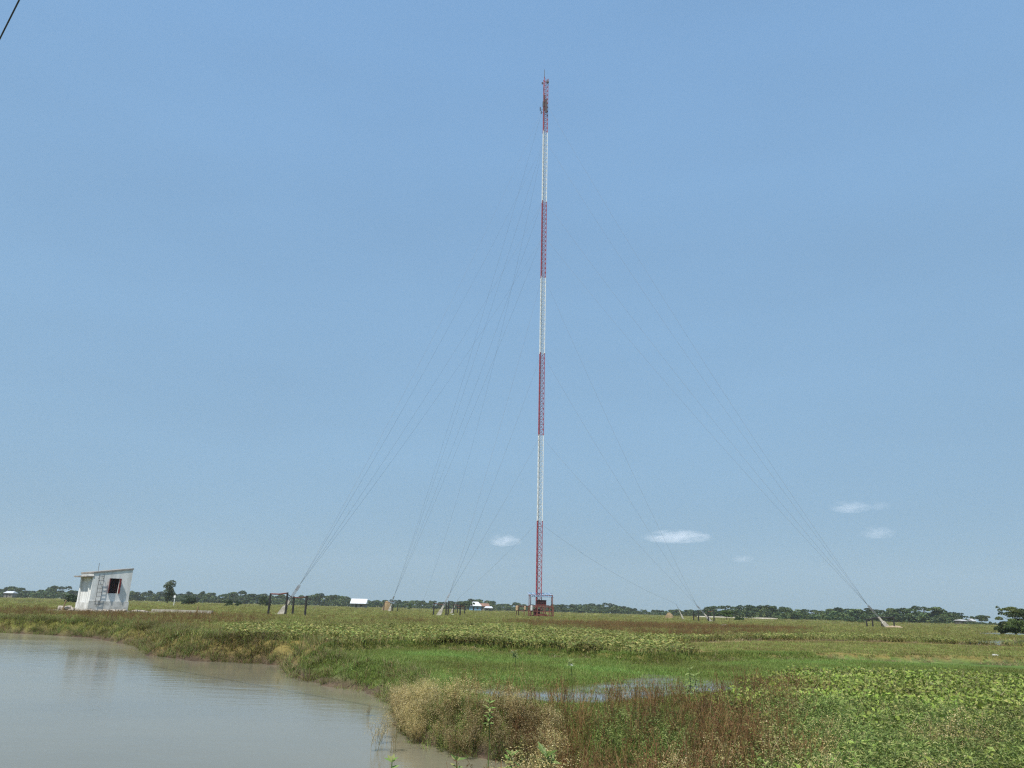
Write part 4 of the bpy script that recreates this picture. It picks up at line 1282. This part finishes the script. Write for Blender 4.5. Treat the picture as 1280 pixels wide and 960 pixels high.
def clumpset(kind, seed):
    g = random.Random(seed); c = []
    if kind == 'round':
        for k in range(13):
            a = g.uniform(0, 6.28); r_ = g.uniform(.05, .36)
            c.append(((r_ * math.cos(a), r_ * math.sin(a), g.uniform(.38, .80)), (g.uniform(.14, .24), g.uniform(.14, .24), g.uniform(.10, .19))))
    elif kind == 'wide':
        for k in range(16):
            a = g.uniform(0, 6.28); r_ = g.uniform(.1, .62)
            c.append(((r_ * math.cos(a), r_ * math.sin(a), g.uniform(.45, .86) - .25 * r_), (g.uniform(.16, .28), g.uniform(.16, .28), g.uniform(.08, .15))))
    elif kind == 'loose':
        for k in range(34):
            a = g.uniform(0, 6.28); zz = g.uniform(.06, .9); r_ = g.uniform(.05, .56) * (1.05 - .45 * zz)
            c.append(((r_ * math.cos(a), r_ * math.sin(a), zz), (g.uniform(.09, .17), g.uniform(.09, .17), g.uniform(.06, .12))))
        c += [((-.34, 0, .82), (.07, .07, .08)), ((-.40, 0, .93), (.05, .05, .06)), ((-.30, .05, .70), (.09, .09, .08)), ((.3, 0, .78), (.08, .08, .08))]
    elif kind == 'mass':
        for k in range(20):
            a = g.uniform(0, 6.28); r_ = g.uniform(.0, .5) ; zz = g.uniform(.08, .86) * math.sqrt(max(.1, 1 - (r_ / .62) ** 2))
            c.append(((r_ * math.cos(a), r_ * math.sin(a), zz), (g.uniform(.13, .24), g.uniform(.13, .24), g.uniform(.09, .16))))
    elif kind == 'tall':
        for k in range(14):
            t = k / 13; a = g.uniform(0, 6.28); r_ = g.uniform(0, .16) * (1.1 - .5 * t)
            c.append(((r_ * math.cos(a), r_ * math.sin(a), .2 + .72 * t), (g.uniform(.11, .18), g.uniform(.11, .18), g.uniform(.09, .14))))
    elif kind == 'bush':
        for k in range(15):
            a = g.uniform(0, 6.28); r_ = g.uniform(.05, .55)
            c.append(((r_ * math.cos(a), r_ * math.sin(a), g.uniform(.1, .75) * (1.1 - .7 * r_)), (g.uniform(.18, .3), g.uniform(.18, .3), g.uniform(.14, .24))))
    return c
# far trees: unit height, one mesh (crown + trunk); copies share it
FAR = {}
for kind, vs_ in (('round', 3), ('wide', 3), ('mass', 6), ('tall', 2), ('bush', 3)):
    FAR[kind] = []
    for i in range(vs_):
        V, C = crown_quads(2000, clumpset(kind, 40 + i * 7 + len(kind)), .052, 5 + i + len(kind))
        mbx = MB()
        if kind != 'bush': limbs(mbx, 1.0, .35, .022, 5, i)
        for j in range(len(mbx.m)): mbx.m[j] = 1
        FAR[kind].append(quads_mesh("far_tree", V, [M_TREE, M_BARK], C, extra=mbx if mbx.v else None))
PROFILE = [(-60, 736), (0, 735), (12, 732), (24, 735), (40, 737), (60, 735), (68, 731.5), (78, 734), (95, 738), (165, 739.5), (200, 741), (240, 742), (253, 740), (275, 743), (299, 737.5), (310, 741), (335, 744), (380, 744.5), (424, 744), (440, 747), (457, 750), (472, 750), (487, 750), (505, 752), (530, 752.5), (560, 752.5), (575, 751), (587, 750.5), (609, 751), (622, 753), (632, 756), (641, 754.5), (660, 755.5), (691, 755.5), (715, 755), (737, 754), (761, 752.5), (775, 755), (789, 760.5), (815, 763), (834, 762), (860, 762), (879, 762), (894, 758.5), (912, 755.5), (931, 757), (963, 757), (978, 760), (990, 763), (1004, 762), (1016, 761), (1036, 761.5), (1069, 760), (1097, 763), (1115, 762.5), (1128, 762), (1142, 758), (1162, 758.5), (1180, 762.5), (1195, 764.5), (1206, 770)]
ppx, ppy = np.array(PROFILE).T
def seg_label(px):
    S = [(90, "dark green tree in the far wood left of the white hut"), (200, "dark green tree in the far wood just right of the white hut"),
         (340, "dark green tree in the far wood behind the long pale strip"), (436, "dark green tree in the far wood right of the black posts"),
         (560, "low dark tree in the far line beyond the straw stack"), (632, "dark green tree in the far wood round the blue walled house"),
         (700, "low dark tree in the far line behind the mast foot"), (790, "dark green tree in the far wood just right of the mast"),
         (885, "small dark tree in the broken far line above the straw heap"), (995, "dark rounded tree in the far wood above the pale track"),
         (1110, "dark green tree in the far wood left of the rightmost anchor"), (1240, "dark green tree in the tall far wood right of the rightmost anchor")]
    for lim, s_ in S:
        if px < lim: return s_
    return S[-1][1]
def dist_at(px): return float(np.interp(px, [0, 300, 640, 800, 900, 1000, 1150, 1280], [520, 520, 560, 520, 330, 340, 320, 320]))
px = -50.0
ti = 0
while px < 1205:
    Y = dist_at(px) * U(.94, 1.08)
    top = float(np.interp(px, ppx, ppy)) + U(-1.0, 2.2)
    p = gp(px, Y); h = max(2.2, z_for(p.x, p.y, top) - p.z)
    kind = pick(['round', 'mass', 'mass', 'mass', 'mass', 'wide', 'mass'] if h > 5 else ['mass', 'round', 'mass', 'mass'])
    o = bpy.data.objects.new("broadleaf_tree", pick(FAR[kind]))
    wdt = h * U(1.1, 1.7) * (1.25 if h < 5 else 1)
    o.location = (p.x, p.y, p.z - .03 * h); o.scale = (wdt, wdt, h * 1.22); o.rotation_euler = (0, 0, U(0, 6.28))
    link(o); lb = seg_label(px); tag(o, lb, "tree", lb.replace("tree in", "trees in").replace("dark green trees", "trees").replace("low dark trees", "low trees"))
    ti += 1
    px += max(6.5, wdt * .52 * FPX / Y)
print("trees", ti)
# the dark shrubby mass at the foot of the far trees
V, C = [], []
px = -70.0
while px < 1245:
    Y = dist_at(px) * U(.90, 1.02); p = gp(px, Y)
    topv = float(np.interp(px, ppx, ppy)); hz_ = z_for(p.x, p.y, topv) - p.z if px < 1205 else 1.6
    h = max(1.6, min(hz_ * U(.6, .92), 7)) if px < 1205 else U(.9, 1.6)
    v, c = crown_quads(420, clumpset('bush', int(px * 13) % 9973), .085, int(px * 7) % 9973 + 3)
    wdt = h * U(1.0, 1.7)
    V.append(v * np.array([wdt, wdt, h]) + np.array([p.x, p.y, p.z])); C.append(c)
    px += wdt * .55 * FPX / Y
o = bpy.data.objects.new("far_undergrowth", quads_mesh("far_undergrowth", np.concatenate(V), M_TREE, np.concatenate(C)))
tag(link(o), kind="stuff")

def tree(name, px, Y, ptop, wpx, kind, label, cat, n=5000, leafs=None, seed=1, cols=TC, trunk=True, group=None, lean=0):
    p = gp(px, Y); h = z_for(p.x, p.y, ptop) - p.z; wd_ = wpx * Y / FPX
    root = empty(name, p); tag(root, label, cat, group)
    cl = []
    for c, rd in clumpset(kind, seed):
        f_ = {'tall': .30, 'bush': .72, 'round': .52, 'wide': .78, 'mass': .60, 'loose': .60}[kind]
        cl.append(((c[0] / f_ * wd_ / 2 + lean * c[2], c[1] / f_ * wd_ / 2, c[2] * h), (rd[0] / f_ * wd_ / 2, rd[1] / f_ * wd_ / 2, rd[2] * h)))
    V, C = crown_quads(n, cl, leafs or h * .03, seed, cols)
    o = bpy.data.objects.new("crown", quads_mesh("crown", V, M_TREE, C)); link(o, root)
    t = MB(); limbs(t, h * (1 if kind != 'bush' else .8), wd_ * .35, max(.05, h * .025), 6, seed, lean); t.build("trunk", M_BARK, root)
    return root
tree("upright_tree", 208.5, 205, 726.5, 17, 'tall', "upright grey-green tree standing alone right of the white hut", "tree", 3200, .16, 3, [(0.085, .10, .055), (.065, .085, .04), (.05, .07, .03)])
tree("round_bush", 235, 195, 743.5, 25, 'bush', "wide dark green bush right of the upright tree behind the hut", "bush", 3500, .13, 4, [(0.03, .05, .018), (0.042, .066, .022)])
tree("small_bush", 284, 190, 747.5, 13, 'bush', "small dark bush between the pale strip and the black posts", "bush", 1600, .11, 5, [(0.03, .052, .02), (0.042, .066, .022)])
tree("small_bush", 297, 185, 750.5, 9, 'bush', "smallest dark bush just left of the black posts", "bush", 1200, .10, 6, [(0.03, .052, .02), (0.042, .066, .022)])
tree("round_bush", 331, 230, 743, 20, 'bush', "dark bush behind the leftmost black post", "bush", 2200, .15, 7)
tree("round_bush", 88.5, 150, 740, 19, 'bush', "dark green bush directly behind the left side of the white hut", "bush", 3000, .13, 8, [(0.035, .06, .02), (0.05, .078, .026)])
tree("small_bush", 512, 260, 754.5, 7, 'tall', "tiny pointed bush right of the small distant anchor", "bush", 900, .12, 9)
tree("round_tree", 582, 330, 749.5, 24, 'round', "rounded tree left of the blue walled house", "tree", 3000, .3, 10, [(0.06, .085, .03), (.045, .07, .025)])
tree("leafy_tree", 908, 170, 762.2, 17, 'round', "bright green bushy tree in front of the far wood right of the mast", "tree", 3600, .13, 11, [(0.06, .105, .025), (.05, .085, .022), (.075, .12, .03)])
tree("round_bush", 924, 168, 768.5, 13, 'bush', "green bush touching the right side of the bright bushy tree", "bush", 2400, .11, 12, [(0.055, .095, .025), (.045, .08, .022)])
tree("grey_bush", 1061, 230, 772.0, 15, 'bush', "pale green bush left of the rightmost anchor", "bush", 1800, .13, 13, [(0.075, .11, .04), (.06, .095, .035)])
tree("grey_bush", 1076, 215, 773.5, 14, 'bush', "low pale green bush nearest the rightmost anchor", "bush", 1800, .13, 14, [(0.075, .11, .04), (.06, .095, .035)])
tree("round_tree", 1228, 330, 768, 21, 'round', "rounded dark tree standing apart near the right edge behind white roofs", "tree", 3500, .26, 15)
tree("round_tree", 1215.5, 345, 770.5, 8, 'tall', "slim dark tree between the white roofs near the right edge", "tree", 1500, .2, 16)
tree("willowy_tree", 1270, 82, 757.5, 46, 'loose', "large loose green tree at the right edge beside the far pool", "tree", 12000, .07, 21, [(0.11, 0.155, .042), (.14, .18, .05), (.07, .11, .032)], lean=-.2)
tree("round_bush", 1271, 79, 770.5, 36, 'bush', "round green bush below the large tree at the right edge", "bush", 6500, .07, 22, [(0.085, .135, .034), (.105, .155, .04)])
tree("round_bush", 1252.5, 80, 776, 12, 'bush', "narrow dark bush at the left foot of the large tree", "bush", 3000, .07, 23)
tree("round_tree", 1296, 86, 765, 40, 'round', "tree cut by the right edge behind the large loose tree", "tree", 6000, .09, 24)

# ------------------------------------------------------------------ far houses
def house(px0, px1, Y, peave, pridge, pbase, wall_m, roof_m, label, door=True, hip=0.0, depth=5.0):
    a, b_ = gp(px0, Y), gp(px1, Y); Wd = (b_ - a).length
    root = empty("farm_house", a); tag(root, label, "house", None)
    z0 = 0; ez = z_for(a.x, a.y, peave) - a.z; rz_ = z_for(a.x, a.y, pridge) - a.z
    t = MB(); t.box((Wd / 2, depth / 2, ez / 2 - .15), (Wd * .9, depth * .85, ez + .3)); wl = t.build("wall", wall_m, root)
    t = MB(); i_ = hip * Wd
    o_ = .06
    P = [(0, -.3, ez), (Wd, -.3, ez), (Wd, depth + .3, ez), (0, depth + .3, ez), (i_, depth / 2, rz_), (Wd - i_, depth / 2, rz_)]
    P2 = [(x, y, z + o_) for x, y, z in P]
    t.add(P + P2, [(0, 3, 2, 1), (6, 7, 11, 10), (8, 9, 10, 11), (7, 8, 11), (9, 6, 10), (0, 1, 7, 6), (1, 2, 8, 7), (2, 3, 9, 8), (3, 0, 6, 9)])
    t.build("roof", roof_m, root)
    t = MB(); t.box((Wd * .38, depth * .075 - .03, ez * .42), (Wd * .12, .06, ez * .75)); t.build("door", M_DARK, root)
    t = MB(); t.box((Wd * .68, depth * .075 - .03, ez * .55), (Wd * .13, .06, ez * .35)); t.build("window", M_DARK, root)
    return root
house(437, 457.5, 330, 754.3, 748.2, 758, M_WALLG, M_TIN, "grey walled house with a bright white tin roof left of the mast", hip=0.0)
house(585.5, 602, 380, 757.2, 752.0, 760, M_TINB, M_TIN, "blue walled house with a pale hipped roof left of the mast", hip=.3)
house(596, 612, 430, 757.6, 754.0, 761, M_WALLG, M_TINR, "rusty roofed house just right of the blue walled house", hip=.1)
house(605, 616, 350, 760.0, 757.8, 762, M_WALLG, M_TIN, "low shed with a pale roof right of the blue walled house", hip=.15)
house(3, 15, 480, 741.2, 738.8, 745, M_WALLG, M_TIN, "tiny pale house at the far left edge below the dark trees", hip=.1)
house(1202, 1210.5, 300, 776.2, 774.4, 779, M_WALLG, M_TINO, "tiny white roofed house right of the tall far wood", hip=.1)
house(1216, 1221.5, 315, 776.5, 773.5, 780, M_WALLG, M_TINO, "tiny white roofed shed between the two trees near the right edge", hip=.1)

# ------------------------------------------------------------------ single plants near the camera
M_NEAR = foliage("fresh_leaves", 0.9, 1.1, .3, 2.0, huevar=.01)
NG = [(0.15, .24, .05), (0.20, .29, .08), (0.11, .175, .04), (.24, .25, .09)]
def near_plant(px, py, Y, L, nlev, label, stem_col=(0.12, .17, .05), cols=NG, name="leafy_weed", cat="plant", group=None, brown=False, wide=.36):
    top = Vector(at(px, py, Y)); gz = max(H1(top.x, top.y), WATER - .08)
    base = Vector((top.x + U(-.04, .04), top.y + U(-.03, .03), gz))
    root = empty(name, base); tag(root, label, cat, group)
    v = top - base
    t = MB(); t.tube([(0, 0, -.05), v * .5 + Vector((.015, 0, 0)), v], [.006, .005, .003], 6, col=stem_col)
    t.build("stem", M_NEAR, root, col=True)
    Q, C = [], []
    for j in range(nlev):
        u = 1 - .055 * j if nlev < 6 else 1 - .75 * j / nlev
        o_ = np.array(v * u)
        m_ = 5 if nlev < 6 else (4 if j == 0 else 3)
        for k in range(m_):
            a = k * 6.283 / m_ + j * 1.1 + U(-.3, .3)
            leaf(o_, (U(-.3, .3), -.5, 1), (math.cos(a), math.sin(a), U(.3, 1.4) if j == 0 else U(-.6, .6)), L * U(.6, 1.2), L * wide * U(.8, 1.15), pick(cols), Q, C, .1)
    o = bpy.data.objects.new("foliage", quads_mesh("foliage", np.array(Q), M_NEAR, np.array(C))); link(o, root)
    return root
near_plant(490, 953, 4.9, .075, 3, "leafy green weed in front of the river at the bottom edge, leftmost of its kind")
near_plant(571, 951, 5.2, .062, 3, "leafy green weed before the dark muddy bank at the bottom edge")
near_plant(639, 945, 5.0, .07, 4, "leafy green weed with narrow pale leaves left of the broad leaved one")
near_plant(683, 947, 4.8, .10, 2, "broadest leaved green weed at the bottom edge among brown weeds")
near_plant(612, 879, 8.0, .07, 5, "green weed rising from the straw coloured weeds on the spit", group=None)
near_plant(772, 852, 10.5, .075, 6, "light green plant at the near edge of the puddle", cols=[(0.14, .21, .06), (0.18, .25, .08)])
near_plant(862, 838, 10.8, .085, 9, "tall leafy plant standing before the right end of the puddle", cols=[(0.22, .30, .09), (0.28, .35, .12)])
near_plant(868, 845, 10.7, .08, 8, "shorter leafy plant leaning on the tall one before the puddle", cols=[(0.22, .30, .09), (0.28, .35, .12)])
near_plant(643, 816, 16, .09, 5, "thin dark seedling standing alone in the pasture", cols=[(0.14, .19, .07), (0.17, .2, .08)])
near_plant(713, 827.5, 14.3, .08, 4, "small plant over the crumpled white plastic scrap", cols=[(0.22, .28, .09), (0.27, .3, .12)])
def dry_weed(px, py, Y, h, label):
    p = gp(px, Y); p.z = max(p.z, WATER - .05)
    top = z_for(p.x, p.y, py) - p.z
    Q, C = [], []
    p_tan(Q, C)
    Q = np.array(Q); k = top / Q[..., 2].max()
    o = bpy.data.objects.new("dry_weed", quads_mesh("dry_weed", Q * k, M_DRY, np.array(C) * .85)); o.location = p
    link(o); tag(o, label, "plant")
dry_weed(474, 884, 10.2, .4, "sparse dry weed standing in the water beside the tip of the spit")
dry_weed(481, 878, 10.6, .4, "dry weed in the water touching the tip of the spit")
dry_weed(467, 893, 9.7, .4, "leftmost dry weed standing in the river beside the spit")
dry_weed(489, 889, 9.6, .4, "dark dry weed at the waterline under the straw coloured weeds")
dry_weed(459, 870, 12.6, .3, "faint dry sprig in the river behind the other dry weeds")
dry_weed(345, 838, 17.0, .3, "thin dry weed in the river at the corner of the pasture")

# ------------------------------------------------------------------ clouds (far outside the haze)
m, nt, out = new_mat("cloud_vapour")
tc = N(nt, "ShaderNodeTexCoord")
n = noise_node(nt, tc.outputs["Object"], 1.9, 6, 0.62); n.inputs["Distortion"].default_value = .5
ln = N(nt, "ShaderNodeVectorMath", operation='LENGTH'); nt.links.new(tc.outputs["Object"], ln.inputs[0])
fo = N(nt, "ShaderNodeMapRange"); fo.inputs[1].default_value = 1.0; fo.inputs[2].default_value = 0.0; nt.links.new(ln.outputs["Value"], fo.inputs[0])
sb = N(nt, "ShaderNodeMapRange"); sb.inputs[1].default_value = .42; sb.inputs[2].default_value = .66; nt.links.new(n.outputs["Fac"], sb.inputs[0])
mu = N(nt, "ShaderNodeMath", operation='MULTIPLY'); nt.links.new(fo.outputs[0], mu.inputs[0]); nt.links.new(sb.outputs[0], mu.inputs[1])
oi = N(nt, "ShaderNodeObjectInfo")
sepc = N(nt, "ShaderNodeSeparateColor"); nt.links.new(oi.outputs["Color"], sepc.inputs[0])
mu2 = N(nt, "ShaderNodeMath", operation='MULTIPLY'); nt.links.new(mu.outputs[0], mu2.inputs[0]); nt.links.new(sepc.outputs[0], mu2.inputs[1])
mu3 = N(nt, "ShaderNodeMath", operation='MULTIPLY'); nt.links.new(mu2.outputs[0], mu3.inputs[0]); mu3.inputs[1].default_value = 0.028
pv = N(nt, "ShaderNodeVolumePrincipled"); pv.inputs["Color"].default_value = (.97, .98, 1, 1); pv.inputs["Anisotropy"].default_value = 0.0
nt.links.new(mu3.outputs[0], pv.inputs["Density"]); nt.links.new(pv.outputs[0], out.inputs["Volume"])
M_CLOUD = m
def cloud(px, py, wpx, hpx, dens, label, seed, D=6000.0):
    import bmesh
    bm = bmesh.new(); bmesh.ops.create_icosphere(bm, subdivisions=3, radius=1.0)
    for v in bm.verts:
        d = v.co.normalized()
        k = .85 + .3 * float(vnoise(np.array([d.x * 2 + seed]), np.array([d.y * 2 + d.z * 2 + seed]))[0])
        v.co = d * k
        if v.co.z < 0: v.co.z *= .6
    me = bpy.data.meshes.new("cloud"); bm.to_mesh(me); bm.free(); me.materials.append(M_CLOUD)
    o = bpy.data.objects.new("cloud", me)
    p = at(px, py, D); dist = math.hypot(p[0], p[1])
    s_ = D / FPX
    o.location = p; o.scale = (wpx * s_ / 2, wpx * s_ / 3, hpx * s_ / 2)
    o.rotation_euler = (0, -ROLL * .5, 0)
    o.color = (dens, 1, 1, 1)
    link(o); return tag(o, label, "cloud")
cloud(631, 677, 44, 20, 1.0, "small bright white cloud just left of the mast", 1)
cloud(846, 672, 92, 22, .75, "widest white cloud low over the trees right of the mast", 2)
cloud(928, 699, 30, 12, .55, "smallest cloud low in the sky below the widest one", 3)
cloud(1064, 635, 58, 20, .45, "faint white cloud highest in the right part of the sky", 4)
cloud(1100, 633, 30, 15, .32, "faintest wisp touching the right end of the highest cloud", 5)
cloud(1098, 667, 46, 22, .42, "soft pale cloud below the highest cloud at the right", 6)

# ------------------------------------------------------------------ haze
t = MB(); t.box((0, 0, 60), (4300, 4300, 126))
mz, nt, out = new_mat("humid_air")
pv = N(nt, "ShaderNodeVolumePrincipled"); pv.inputs["Color"].default_value = (.86, .93, 1, 1); pv.inputs["Density"].default_value = 0.0002
pv.inputs["Anisotropy"].default_value = 0.2
nt.links.new(pv.outputs[0], out.inputs["Volume"])
hz_o = t.build("haze", mz); tag(hz_o, kind="stuff")
